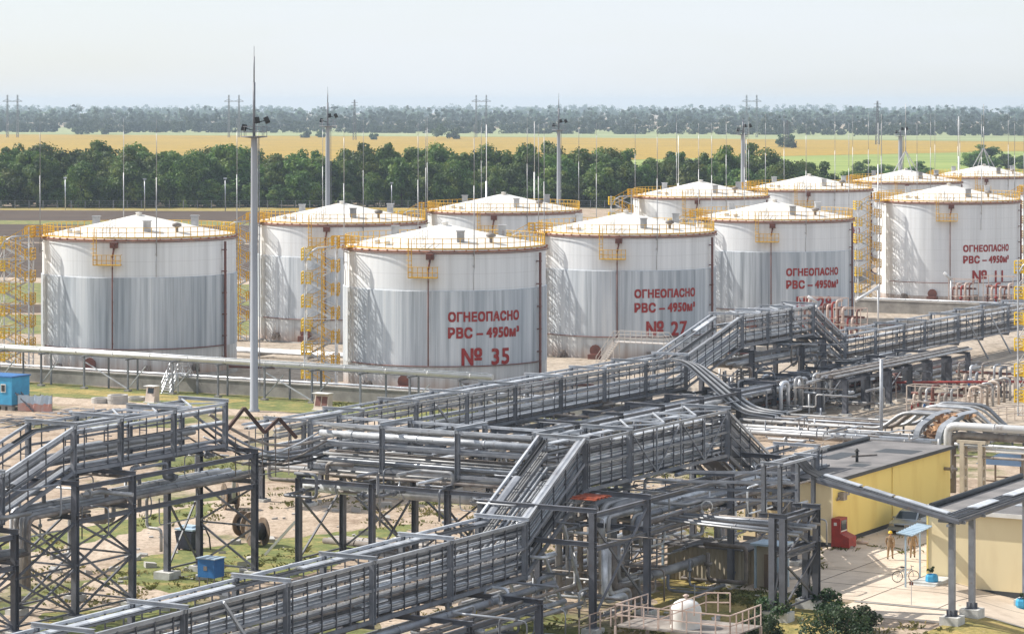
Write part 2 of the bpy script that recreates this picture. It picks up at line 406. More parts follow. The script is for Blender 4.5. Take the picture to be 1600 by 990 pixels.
def sheet(name, pts, mat, z=.02, wobble=0.0, seg=3.0, edgecut=None):
    if max(p[1] for p in pts) < 900: z *= .12
    """A flat patch of ground: outline in world (x, y), edge roughened, laid z above the ground."""
    rr = random.Random(name + str(len(pts)) + str(round(pts[0][0], 2)))
    out = []
    n = len(pts)
    for i in range(n):
        a, c = Vector(pts[i][:2]), Vector(pts[(i + 1) % n][:2]); L = (c - a).length
        k = max(1, min(160, int(L / seg)))
        nn = Vector((-(c - a).y, (c - a).x)).normalized() if L > 0 else Vector((0, 0))
        for j in range(k):
            p = a.lerp(c, j / k)
            if wobble: p = p + nn * rr.uniform(-wobble, wobble)
            out.append(p)
    bm = bmesh.new()
    f = bm.faces.new([bm.verts.new((p.x, p.y, z)) for p in out])
    bmesh.ops.triangulate(bm, faces=[f])
    me = bpy.data.meshes.new(name)
    bmesh.ops.recalc_face_normals(bm, faces=bm.faces)
    bm.to_mesh(me); bm.free(); me.materials.append(M[mat])
    return tag(link(bpy.data.objects.new(name, me)), kind='structure')
def gpts(*px): return [tuple(G(x, y)) for x, y in px]
def uv(s, t): return tuple(REF + U * s + V * t)

# fields behind the tree belt
sheet('green_field', [(-1500, 830), (1500, 830), (1500, 2900), (-1500, 3300)], 'greencrop', .06, seg=200)
sheet('sunflower_field', gpts((-120, 300), (700, 257), (1240, 244), (1720, 234), (1720, 222.5), (800, 214.5), (-120, 209.5)), 'sunflower', .14, seg=400)
sheet('meadow', gpts((-120, 209.3), (800, 214.2), (1720, 222), (1720, 205), (-120, 198)), 'palecrop', .12, seg=400)
# ploughed and grassy strips between the tree belt and the tank yard
for nm, mt, y0, y1, dz in (('grass_verge', 'drygrass', 322, 328, .03), ('ploughed_field', 'plough', 328, 344, .04), ('grass_strip', 'grass', 344, 350, .05),
                           ('ploughed_field', 'plough', 350, 378, .04), ('ploughed_field', 'plough', 378.5, 432, .05), ('dirt_track', 'track', 433, 440, .06),
                           ('grass_strip', 'grass', 441, 472, .05), ('ploughed_field', 'plough', 474, 488, .04), ('grass_strip', 'grass', 490, 520, .05)):
    sheet(nm, gpts((-90, y1), (900 if y1 < 430 else 420, y1 + 4), (900 if y1 < 430 else 420, y0 + 4), (-90, y0)), mt, dz, .8, 14)
# inside the bund the tanks stand on gravel
sheet('tank_yard', [tuple(Vector((-16.25, 275, 0)) + V * a + U * c) for a, c in ((-62, 0.4), (90, .4), (125, 60), (125, 330), (-10, 330), (-52, 80))], 'gravel', .08, .3, 6)
sheet('grass_bank', [tuple(Vector((-16.25, 275, 0)) + V * a + U * c) for a, c in ((-60, -.4), (22, -.4), (20, -10.5), (-60, -10.5))], 'grass', .06, .5, 2)
sheet('dry_grass_patch', [tuple(Vector((-16.25, 275, 0)) + V * a + U * c) for a, c in ((-33, -3.6), (-8, -4.2), (-9, -8.4), (-34, -8)) ], 'drygrass', .09, .6, 2)
sheet('dirt_track', [tuple(Vector((-16.25, 275, 0)) + V * a + U * c) for a, c in ((-60, -11), (20, -11), (20, -15.5), (-60, -15.5))], 'track', .08, .4, 2)
# foreground
sheet('dirt_track', gpts((-60, 885), (170, 805), (420, 770), (820, 735), (820, 762), (520, 800), (300, 838), (120, 882), (-60, 935)), 'track', .05, .35, 1.2)
sheet('dirt_track', gpts((-60, 985), (150, 905), (270, 900), (300, 925), (240, 948), (-60, 1050)), 'track', .06, .3, 1.2)
sheet('grass_strip', gpts((-60, 850), (140, 822), (330, 785), (330, 802), (160, 842), (-60, 880)), 'grass', .08, .35, 1.0)
sheet('grass_strip', gpts((160, 905), (205, 875), (300, 856), (470, 838), (640, 818), (640, 845), (470, 900), (380, 915), (270, 925)), 'grass', .09, .4, 1.0)
sheet('grass_strip', gpts((30, 1010), (70, 958), (180, 950), (260, 945), (260, 1010)), 'grass', .10, .3, 1.0)
sheet('grass_strip', gpts((1000, 1010), (1030, 905), (1180, 885), (1300, 905), (1335, 1010)), 'drygrass', .05, .4, 1.0)
sheet('grass_strip', gpts((1120, 930), (1130, 905), (1190, 900), (1250, 925), (1190, 945)), 'grass', .07, .3, .8)
sheet('dirt_track', gpts((600, 960), (860, 905), (1010, 870), (1290, 820), (1290, 842), (1010, 905), (860, 950), (600, 1030)), 'track', .04, .3, 1.2)

# concrete yard: follows the fall of the ground, slabs parted by joints
def patch(name, s0, s1, t0, t1, mat, dz, d=1.0):
    ns, nt_ = max(1, round((s1 - s0) / d)), max(1, round((t1 - t0) / d)); vs = []; fs = []
    for i in range(ns + 1):
        for j in range(nt_ + 1):
            p = Vector(uv(s0 + (s1 - s0) * i / ns, t0 + (t1 - t0) * j / nt_)); vs.append((p.x, p.y, gz(p.x, p.y) + dz))
    for i in range(ns):
        for j in range(nt_):
            a = i * (nt_ + 1) + j; fs.append((a, a + 1, a + nt_ + 2, a + nt_ + 1))
    return tag(MB().add(vs, fs, True).build(name, mat), kind='structure')
patch('concrete_yard', 33.6, 84, 2.2, 42, 'yard', .02)
patch('concrete_path', 29.2, 33.3, 12.0, 19.0, 'yard', .016, .8)
patch('concrete_path', 33.0, 33.35, 12.0, 42, 'concrete', .05, .7)
for s in (38.4, 43.0): patch('slab_joint', s, s + .10, 2.2, 42, 'joint', .025, 1)
for t in (7.4, 12.2, 17): patch('slab_joint', 33.6, 84, t, t + .08, 'joint', .028, 1)
patch('dry_lawn', 24.5, 33.0, 19.2, 44, 'drygrass', .024)

# ================================================================ TREES AND FAR WOODS
def crown_mb(b, rr, h, wd, base, ncl, nl, ls, c=(0, 0, 0), sq=1.0):
    for k in range(ncl):
        while True:
            q = Vector((rr.uniform(-1, 1), rr.uniform(-1, 1), rr.uniform(-1, 1)))
            if .30 < q.length < 1: break
        zc = base + (h - base) * (.5 + .5 * q.z)
        taper = 1.0 - .35 * max(0, q.z)
        cc = Vector((q.x * wd / 2 * taper, q.y * wd / 2 * taper * sq, zc))
        rad = wd * rr.uniform(.12, .23)
        for i in range(nl):
            z = rr.uniform(-1, 1); a = rr.uniform(0, 6.283); rxy = math.sqrt(1 - z * z)
            n = Vector((rxy * math.cos(a), rxy * math.sin(a), z))
            p = Vector(c) + cc + Vector((n.x * rad, n.y * rad, n.z * rad * .8)) * rr.uniform(.55, 1.1)
            n = (n + Vector((rr.uniform(-.8, .8), rr.uniform(-.8, .8), rr.uniform(-.4, 1.0)))).normalized()
            x = n.orthogonal().normalized(); x = (Matrix.Rotation(rr.uniform(0, 6.28), 3, n) @ x); y = n.cross(x)
            s_ = ls * rr.uniform(.6, 1.3)
            b.add([p - x * s_ * .5, p + y * s_ * .42, p + x * s_ * .5, p - y * s_ * .42], [(0, 1, 2, 3)])
    return b
def trunk_mb(rr, h, r):
    b = MB(); top = Vector((rr.uniform(-.4, .4), rr.uniform(-.4, .4), h * .62))
    pts = [Vector((0, 0, -.2)), Vector((0, 0, h * .12)), top * .5 + Vector((rr.uniform(-.2, .2), 0, 0)), top]
    n = 7; k = 0
    prev = None
    for i, p in enumerate(pts):
        rad = r * (1.25, 1, .7, .25)[i]
        ring = [(p.x + rad * math.cos(6.283 * j / n), p.y + rad * math.sin(6.283 * j / n), p.z) for j in range(n)]
        b.v += ring
        if i:
            for j in range(n):
                a = (i - 1) * n + j; c = (i - 1) * n + (j + 1) % n
                b.f.append([a, c, c + n, a + n]); b.sm.append(True); b.mi.append(0)
    for j in range(6):
        a = rr.uniform(0, 6.283); z0 = h * rr.uniform(.2, .5); L = h * rr.uniform(.2, .32)
        p0 = Vector((0, 0, z0)); p1 = p0 + Vector((math.cos(a) * L * .7, math.sin(a) * L * .7, L * .75))
        b.tube([p0, p0.lerp(p1, .5) + Vector((0, 0, .15)), p1], r * .3, 5)
    return b
protos = []
for i in range(9):
    rr = random.Random(100 + i); h = 12.0; wd = rr.uniform(8.2, 11.5)
    root = thing('broadleaf_tree', (0, 0, 0), 'x', 'tree', 'trees of the dark belt behind the tanks', True)
    trunk_mb(rr, h, .26).build('trunk', 'bark', root)
    crown_mb(MB(), rr, h, wd, h * .03, 52 if i % 3 else 40, 120, .66).build('crown', 'leaf', root)
    protos.append(root)
used = [False] * 9
def place_tree(i, x, y, sx, sz, rot, label):
    o = protos[i] if not used[i] else copy_tree(protos[i]); used[i] = True
    o.location = (x, y, 0); o.scale = (sx, sx, sz); o.rotation_euler.z = rot; o['label'] = label
    return o
rr = random.Random(5)
profile = [(-80, 225), (40, 224), (110, 232), (160, 224), (230, 238), (290, 232), (350, 224), (400, 240), (470, 232), (520, 240), (590, 228), (650, 232), (700, 228), (760, 236), (800, 226),
           (850, 222), (900, 238), (960, 232), (1010, 240), (1060, 238), (1110, 236), (1170, 234), (1230, 246), (1270, 250), (1300, 256), (1345, 266)]
def prof(px):
    for (a, ya), (c, yc) in zip(profile, profile[1:]):
        if a <= px <= c: return ya + (yc - ya) * (px - a) / (c - a)
    return 265
TREE_LABELS = ('dark green broadleaf tree in the dense belt behind the tanks',)
for row, (Y0, sp, drop) in enumerate(((801, 6.6, 30), (816, 6.6, 6), (834, 7.2, 0), (793, 6.0, 62))):
    x = -146
    while x < 101:
        Y = Y0 + rr.uniform(-3, 3); px = 800 + x / Y * FPX
        top = prof(px) + rr.uniform(-7, 12) + (rr.uniform(0, drop) if drop else 0)
        h = max(4.5, 29 - (top - 163) * Y / FPX)
        s_ = h / 12.0
        if not (row == 2 and px > 1290):
            place_tree(rr.randrange(9), x, Y, s_ ** .6 * rr.uniform(.85, 1.12), s_, rr.uniform(0, 6.28), TREE_LABELS[0])
        x += sp * rr.uniform(.75, 1.3)
for px, Y, h, wd, lb in ((1352, 1000, 9, 1.1, 'small round tree at the end of the belt above the tank roofs'), (1386, 1060, 6, 1.1, 'low bushy tree beside a grey mast at the green field edge'),
                         (1436, 1100, 6.5, 1.2, 'low round tree alone at the edge of the green field'), (1535, 1230, 11, 1.9, 'broad dark tree behind the tripod roof tank'), (1572, 1240, 7, 1.1, 'small tree beside the broad dark tree behind the tank roof'),
                         (1605, 1260, 6, 1.3, 'low bush at the far end of the green field')):
    o = place_tree(rr.randrange(9), (px - 800) / FPX * Y, Y, wd * .9, h / 12, rr.uniform(0, 6), lb)
    del o['group']

# far woods that read as one mass
def wood(name, rows, seed, step, nl, ls, mat='leaffar', poplars=(), ncl=9):
    rr = random.Random(seed); b = MB()
    for (xa, ya, xb, yb, h0, h1) in rows:
        L = math.hypot(xb - xa, yb - ya); k = int(L / step)
        ph = rr.uniform(0, 9)
        for i in range(k):
            f = (i + rr.uniform(-.3, .3)) / k; x = xa + (xb - xa) * f; y = ya + (yb - ya) * f + rr.uniform(-12, 12)
            u_ = .5 + .5 * math.sin(ph + f * 19) * math.sin(f * 47 + ph * 2)
            if rr.random() < .12: continue
            h = h0 + (h1 - h0) * (.5 * u_ + .5 * rr.random() ** 1.6)
            wd = step * rr.uniform(1.3, 2.3)
            crown_mb(b, rr, h, wd, h * .02, ncl, nl, ls, (x, y, 0)); crown_mb(b, rr, h * .55, wd * 1.2, 0, 3, nl, ls, (x, y - 4, 0))
    for (x, y, h) in poplars:
        crown_mb(b, rr, h, 4.6, .5, 9, nl, ls * .8, (x, y, 0))
    return tag(b.build(name, mat), kind='stuff', label='distant mixed woodland beyond the yellow field', cat='woodland')
def fw(px, Y): return (px - 800) / FPX * Y
pops = []
for px in (1194, 1199, 1205, 1212, 1219, 1226, 1231, 1335, 1341, 1349, 1440, 1500, 1507, 1513, 1520, 1527, 1535, 1540):
    Yp = 2520 + rr.uniform(-30, 30); pops.append((fw(px, Yp), Yp, rr.uniform(17, 25)))
w1 = wood('far_wood', [(-640, 2960, -60, 2820, 6, 17), (-660, 3080, 0, 2960, 9, 23), (-60, 2800, 560, 2560, 5, 14), (0, 2930, 600, 2700, 8, 19), (-800, 3500, 0, 3450, 12, 27), (0, 3350, 760, 3250, 10, 25), (-900, 3900, 900, 3850, 17, 31)], 11, 7, 60, 1.45, poplars=pops)
w2 = wood('horizon_wood', [(-1000, 4500, 1000, 4400, 14, 22), (-1250, 6000, 1250, 6000, 18, 24), (-1700, 8000, 1800, 7800, 22, 30)], 12, 18, 34, 3.4)
w2['label'] = 'hazy blue woodland along the horizon'
for i, (px, y, sz) in enumerate(((122, 209, 1.0), (140, 208, .8), (163, 208.6, 1.3), (198, 208, .8), (245, 206.5, .6), (478, 214, .9), (500, 213.6, .7), (585, 217, .7), (690, 216, 1.6), (715, 216, 1.3), (1228, 229, 1.2), (1236, 230, .9))):
    p = G(px, y + 1.5)
    crown = crown_mb(MB(), random.Random(50 + i), 7 * sz, 11 * sz, .2, 12, 30, 1.9)
    o = crown.build('field_bush', 'leaffar'); o.location = p
    tag(o, 'dark round bush standing alone in the far yellow and green fields', 'bush', 'bushes in the far fields')

# ================================================================ PYLONS AND LAMP POSTS FAR OFF
def lattice(b, base, top, w0, w1, n, r):
    base, top = Vector(base), Vector(top)
    cs = lambda f: [base.lerp(top, f) + Vector((sx * (w0 + (w1 - w0) * f) / 2, sy * (w0 + (w1 - w0) * f) / 2, 0)) for sx, sy in ((-1, -1), (1, -1), (1, 1), (-1, 1))]
    for i in range(n):
        A, B = cs(i / n), cs((i + 1) / n)
        for j in range(4):
            b.bar(A[j], B[j], r); b.bar(A[j], B[(j + 1) % 4], r * .7); b.bar(B[j], B[(j + 1) % 4], r * .7)
H = None
for px0, px1, ylb in ((7, 32, 'two legged pylon at the far end of the horizon, cut by the picture edge'), (357, 374, 'two legged power pylon beyond the wood beside the tall floodlight mast'),
                 (745, 759, 'two legged power pylon on the horizon in the middle of the fields'), (1168, 1181, 'two horned power pylon above the wood behind the poplars')):
    Y = 2450; x = (.5 * (px0 + px1) - 800) / FPX * Y; hw = 4.4
    root = thing('power_pylon', (x, Y, 0), ylb, 'pylon')
    for sx in (-1, 1):
        b = MB(); lattice(b, (x + sx * hw, Y, 0), (x + sx * hw, Y, 37), 1.5, .8, 14, .28); b.build('lattice_leg', 'steel', root)
    b = MB()
    b.bar((x - 8.5, Y, 31.5), (x + 8.5, Y, 31.5), .5); b.bar((x - 8.5, Y, 31.5), (x - hw, Y, 33.5), .3); b.bar((x + 8.5, Y, 31.5), (x + hw, Y, 33.5), .3)
    b.bar((x - hw, Y, 33), (x, Y, 31.5), .25); b.bar((x + hw, Y, 33), (x, Y, 31.5), .25)
    b.build('cross_arm', 'steel', root)
for px, yb, yt, lb in ((554, 219, 156, 'slim dark lattice tower rising from the yellow field'), (1371, 226, 158, 'tall dark lattice tower in front of the far wood'), (1230, 231, 188, 'short dark lattice pole with a bush at its foot')):
    p = G(px, yb); ztop = CAMZ - (yt - 163) * p.y / FPX
    root = thing('lattice_tower', p, lb, 'tower')
    b = MB(); lattice(b, p, (p.x, p.y, ztop), 2.6, .7, 12, .3); b.build('lattice_body', 'darksteel', root)
    b = MB()
    for f in (.86, .93): b.bar((p.x - 2.6, p.y, ztop * f), (p.x + 2.6, p.y, ztop * f), .35)
    b.build('cross_arm', 'darksteel', root)
for px, yb, yt, lb in ((102, 328, 279, 'thin grey lamp post before the dark trees, beside the ploughed field'), (226, 329, 281, 'thin lamp post before the trees over the first tank roof'), (352, 330, 280, 'thin lamp post before the trees next to the floodlight mast'),
                       (612, 330, 287, 'thin lamp post before the trees between two tank roofs')):
    p = G(px, yb); ztop = CAMZ - (yt - 163) * p.y / FPX
    root = thing('lamp_post', p, lb, 'lamp post')
    b = MB(); b.tube([p, (p.x, p.y, ztop)], .13, 6); b.build('pole', 'galv', root)
    MB().box(p.x - .45, p.x + .45, p.y - .25, p.y + .25, ztop, ztop + .4).build('lamp_head', 'galv', root)
# perimeter fence in front of the trees
b0, b1 = Vector((-146, 783, 0)), Vector((96, 783, 0))
root = thing('perimeter_fence', b0, 'low grey wire fence running along the foot of the tree belt', 'fence')
n = 62
for i in range(n + 1):
    p = b0.lerp(b1, i / n); MB().bar(p, p + ZZ * 2.3, .14).build('fence_post', 'steel', root)
for z in (.5, 1.1, 1.7, 2.2):
    MB().bar(b0 + ZZ * z, b1 + ZZ * z, .05).build('wire', 'steel', root)

# ================================================================ HAZE
hz = MB().box(-3900, 3900, -120, 9500, -2.5, 48).build('haze', [])
hm = bpy.data.materials.new('haze_air'); hm.use_nodes = True; hn = hm.node_tree
for nd in list(hn.nodes): hn.nodes.remove(nd)
ho = hn.nodes.new('ShaderNodeOutputMaterial'); hv = hn.nodes.new('ShaderNodeVolumePrincipled')
hv.inputs['Color'].default_value = (.72, .86, 1.0, 1); hv.inputs['Density'].default_value = 1.05e-4; hv.inputs['Anisotropy'].default_value = .1
hn.links.new(hv.outputs[0], ho.inputs['Volume'])
hz.data.materials.append(hm); tag(hz, kind='stuff', label='thin pale haze over the plain', cat='haze')

# ================================================================ STORAGE TANKS
TR, TH = 10.46, 14.4
def pol(r, deg, z=0.0):               # angle measured from the camera side (-Y) towards +X
    a = R(deg); return Vector((r * math.sin(a), -r * math.cos(a), z))
def text_mesh(rows):
    """rows: (string, centre z, height, width) -> flat verts/faces in (x along, z up)"""
    vs, fs, lay, d_ = [], [], [], .055
    for body, zc, hh, ww in rows:
        cu = bpy.data.curves.new('lettering_curve', 'FONT'); cu.body = body; cu.size = 1; cu.resolution_u = 3; cu.space_character = 1.08
        ob = bpy.data.objects.new('lettering_curve', cu); C.objects.link(ob)
        dg = bpy.context.evaluated_depsgraph_get(); me = bpy.data.meshes.new_from_object(ob.evaluated_get(dg))
        co = [v.co.copy() for v in me.vertices]
        x0, x1 = min(c.x for c in co), max(c.x for c in co); y0, y1 = min(c.y for c in co), max(c.y for c in co)
        for dx, dy in ((-d_, -d_), (d_, -d_), (d_, d_), (-d_, d_), (0, 0)):
          k = len(vs)
          vs += [((c.x - (x0 + x1) / 2) / (x1 - x0) * ww + dx, (c.y - (y0 + y1) / 2) / (y1 - y0) * hh + zc + dy, len(lay)) for c in co]; lay.append(0)
          fs += [[i + k for i in p.vertices] for p in me.polygons]
        bpy.data.objects.remove(ob); bpy.data.curves.remove(cu); bpy.data.meshes.remove(me)
    return vs, fs
def lettering(root, num, r):
    vs, fs = text_mesh([('ОГНЕОПАСНО', 7.75, .92, 7.9), ('РВС – 4950м³', 6.15, 1.02, 7.9), ('№ ' + num, 3.75, 1.66, 5.2)])
    b = MB().add([(x, l * .0025, z) for x, z, l in vs], fs)
    bm = bmesh.new(); me = b.mesh('lettering'); bm.from_mesh(me)
    for k in range(-9, 10):
        bmesh.ops.bisect_plane(bm, geom=bm.verts[:] + bm.edges[:] + bm.faces[:], plane_co=(k * .45, 0, 0), plane_no=(1, 0, 0))
    for v in bm.verts: v.co = pol(r + v.co.y, 24.5 + math.degrees(v.co.x / r), v.co.z)
    bm.to_mesh(me); bm.free(); me.materials.append(M['letters'])
    return link(bpy.data.objects.new('lettering', me), root)

def rail_ring(b, r, z, h, n, pr, rods=(1.0, .55), toe=True, a0=0, a1=360):
    for i in range(n):
        p = pol(r, a0 + (a1 - a0) * i / n, z); b.bar(p, p + ZZ * h, pr)
    for f in rods:
        m = 96
        b.tube([pol(r, a0 + (a1 - a0) * i / m, z + h * f) for i in range(m + 1)], pr * .5, 5)
    if toe:
        b.lathe([(r + .012, z + .02), (r + .012, z + .17), (r - .012, z + .17), (r - .012, z + .02)], 96, smooth=False)

def make_tank(insul, tripod=False):
    t = thing('storage_tank', (0, 0, 0), 'x', 'storage tank', 'white storage tanks', True)
    ztop = TH
    n = 112
    MB().lathe([(TR, 0), (TR, ztop)], n).build('shell', 'tankwhite', t)
    if insul:
        zi = TH * .715
        MB().lathe([(TR + .13, 2.7), (TR + .13, zi)], n).lathe([(TR + .134, zi), (TR + .004, zi + .03)], n, smooth=False).build('cladding', 'tankinsul', t)
        MB().lathe([(TR + .09, .06), (TR + .09, 2.695)], n).build('foot_cladding', 'tankbase', t)
    else:
        MB().lathe([(TR + .03, .06), (TR + .03, .9)], n).build('foot_band', 'tankbase', t)
    MB().lathe([(TR + .28, -.9), (TR + .28, .05), (TR, .056)], n).build('plinth', 'concrete', t)
    ro = MB().lathe([(TR + .01, ztop), (TR - .25, ztop + .1), (TR * .72, ztop + .64), (TR * .4, ztop + 1.32), (TR * .14, ztop + 1.93), (TR * .05, ztop + 2.14), (0.01, ztop + 2.16)], n).build('roof', 'tankroof', t)
    b = MB().lathe([(TR + .02, ztop - .24), (TR + .16, ztop - .22), (TR + .17, ztop - .08), (TR + .02, ztop - .06)], n)
    for i in range(56): b.obox(pol(TR + .12, i * 360 / 56, ztop - .02), pol(.12, i * 360 / 56), pol(.04, i * 360 / 56 + 90), (0, 0, .05))
    b.build('rim', 'rust', t)
    # roof fittings
    def vent(ang, r, kind):
        p = pol(r, ang); z = ztop + (TR - r) / TR * 2.12 + .02
        b = MB()
        if kind == 0: b.box(p.x - .38, p.x + .38, p.y - .38, p.y + .38, z, z + 1.05); b.box(p.x - .46, p.x + .46, p.y - .46, p.y + .46, z + 1.05, z + 1.15)
        elif kind == 1: b.lathe([(.16, 0), (.16, .5), (.5, .62), (.5, .88), (.1, 1.02)], 12, (p.x, p.y, z))
        else: b.lathe([(.3, 0), (.3, .34), (.36, .36), (.36, .42), (.01, .46)], 12, (p.x, p.y, z))
        return b.build('roof_vent' if kind else 'roof_hatch', ('pipe', 'oldpipe', 'tankroof')[kind], ro)
    ro['_org'] = (0, 0, 0)
    vent(14, 7.2, 0); vent(38, 7.8, 1); vent(0, .6, 2); vent(-52, 8.6, 2); vent(-40, 8.9, 2); vent(100, 6, 0); vent(180, 7.5, 1); vent(230, 7, 0)
    b = MB(); rail_ring(b, TR - .12, ztop + .02, 1.15, 74, .055); b.build('guardrail', 'yellow', t)
    # roof gate: a short bright rail pair running in from the rim above the platform
    b = MB()
    for d in (-16.5, -12.5):
        for k in range(4): p = pol(TR - .3 - k * .9, d, ztop + .25 + k * .2); b.bar(p, p + ZZ * 1.1, .05)
        for h in (.55, 1.1): b.bar(pol(TR - .3, d, ztop + .2 + h), pol(TR - 3.0, d, ztop + .8 + h), .05)
    b.build('roof_walk_rail', 'white', t)
    # hanging service cage with foam chamber
    b = MB(); a0, a1 = -17.5, -2.5
    zb = ztop - 2.75
    arc = lambda r, z: [pol(r, a0 + (a1 - a0) * i / 6, z) for i in range(7)]
    for i in range(6):
        A, B = arc(TR + .15, zb), arc(TR + 1.05, zb)
        b.add([A[i], A[i + 1], B[i + 1], B[i], A[i] + ZZ * .1, A[i + 1] + ZZ * .1, B[i + 1] + ZZ * .1, B[i] + ZZ * .1], [(0, 1, 2, 3), (7, 6, 5, 4), (3, 2, 6, 7), (0, 3, 7, 4), (1, 5, 6, 2)])
    b.build('cage_floor', 'yellow', t)
    b = MB()
    for z in (zb + .55, zb + 1.1): b.tube(arc(TR + 1.02, z), .03, 5); [b.bar(pol(TR + .15, a, z), pol(TR + 1.02, a, z), .05) for a in (a0, a1)]
    for i in range(7): p = arc(TR + 1.02, zb)[i]; b.bar(p, p + ZZ * 1.12, .05)
    for a in (a0, a0 + 1.8): b.bar(pol(TR + .95, a, zb), pol(TR + .95, a, ztop + 1.1), .05)
    for k in range(9): b.bar(pol(TR + .95, a0, zb + .3 + k * .35), pol(TR + .95, a0 + 1.8, zb + .3 + k * .35), .035)
    for k in range(5):
        z = zb + 1.3 + k * .5; b.tube([pol(TR + .95, a0 - .3, z), pol(TR + 1.4, a0 - .2, z), pol(TR + 1.5, a0 + .9, z), pol(TR + 1.4, a0 + 2, z), pol(TR + .95, a0 + 2.1, z)], .02, 4)
    b.build('cage_rail', 'yellow', t)
    b = MB(); b.obox(pol(TR + .42, -6.6, ztop - .62), pol(.34, -6.6), pol(.38, 83.4), (0, 0, .30)); b.bar(pol(TR, -6.6, ztop - .6), pol(TR + .9, -6.6, ztop - .6), .3)
    b.tube([pol(TR + .42, -6.6, ztop - .9), pol(TR + .42, -7.2, ztop - 1.5), pol(TR + .42, -7.6, ztop - 1.9)], .11, 8)
    b.build('foam_chamber', 'redbrown', t)
    b = MB(); rr_ = TR + .42
    b.tube([pol(rr_, -7.6, ztop - 1.9), pol(rr_, -7.6, 2.9)], .07, 8)
    for k in range(5): b.bar(pol(TR, -7.6, 3.4 + k * 2.2), pol(rr_, -7.6, 3.4 + k * 2.2), .07)
    b.build('foam_pipe', 'redbrown', t)
    b = MB(); b.tube([pol(TR + .42, 64.5, ztop - .5), pol(TR + .42, 64.5, .9), pol(TR + 1.0, 65, .5), pol(TR + 6.0, 68, .5)], .14, 10)
    for k in range(6): b.obox(pol(TR + .3, 64.5, 1.5 + k * 2.3), pol(.24, 64.5), pol(.18, 154.5), (0, 0, .05))
    b.build('drain_pipe', 'redbrown', t)
    b = MB(); b.tube([pol(TR + .38, a, 2.82) for a in range(-60, 72, 6)], .06, 6); b.build('ring_pipe', 'redbrown', t)
    b = MB(); b.tube([pol(TR + .24, a, ztop - .33) for a in range(0, 361, 5)], .05, 5); b.build('cooling_pipe', 'redbrown', t)
    # manhole and nozzle at the foot
    b = MB(); c = pol(TR, -21, 1.25)
    for r0, d0, d1 in ((.55, .0, .35), (.68, .35, .45)): b.sweep([(r0 * math.cos(q * .5236), r0 * math.sin(q * .5236)) for q in range(12)], [c + pol(d0, -21), c + pol(d1, -21)])
    b.obox(c + pol(.6, -21, -.75), pol(.5, -21), pol(.7, 69), (0, 0, .35))
    b.build('manhole', 'redbrown', t)
    for k, a in enumerate((-44, 12, 40)):
        b = MB(); b.tube([pol(TR - .1, a, .8), pol(TR + .9, a, .8), pol(TR + 1.0, a, .3)], .22, 8); b.obox(pol(TR + .6, a, .8), pol(.12, a), pol(.36, a + 90), (0, 0, .36)); b.build('nozzle', 'oldpipe', t)
    # lightning rods
    for a in (17, 107, 197, 287):
        b = MB(); q = pol(TR + .32, a)
        b.tube([q + ZZ * (ztop - 1.8), q + ZZ * (ztop + 6.5)], .055, 6); b.tube([q + ZZ * (ztop + 6.5), q + ZZ * (ztop + 11.2)], .036, 5); b.tube([q + ZZ * (ztop + 11.2), q + ZZ * (ztop + 12.6)], .022, 4)
        for z in (ztop - 1.6, ztop - .5): b.bar(pol(TR, a, z), q + ZZ * z, .09)
        b.tube([q + ZZ * (ztop - 1.8), pol(TR + .16, a, ztop - 2.6), pol(TR + .16, a, ztop - 4)], .035, 5)
        b.build('lightning_rod', 'pipe', t)
    if tripod:
        b = MB()
        for a in (20, 110, 200, 290): b.bar(pol(2.6, a, ztop + 1.6), pol(.1, a, ztop + 5.6), .13)
        b.tube([(0, 0, ztop + 5.4), (0, 0, ztop + 10)], .10, 6); b.tube([(0, 0, ztop + 10), (0, 0, ztop + 14.5)], .06, 5)
        b.build('roof_mast', 'pipe', t)
    return t

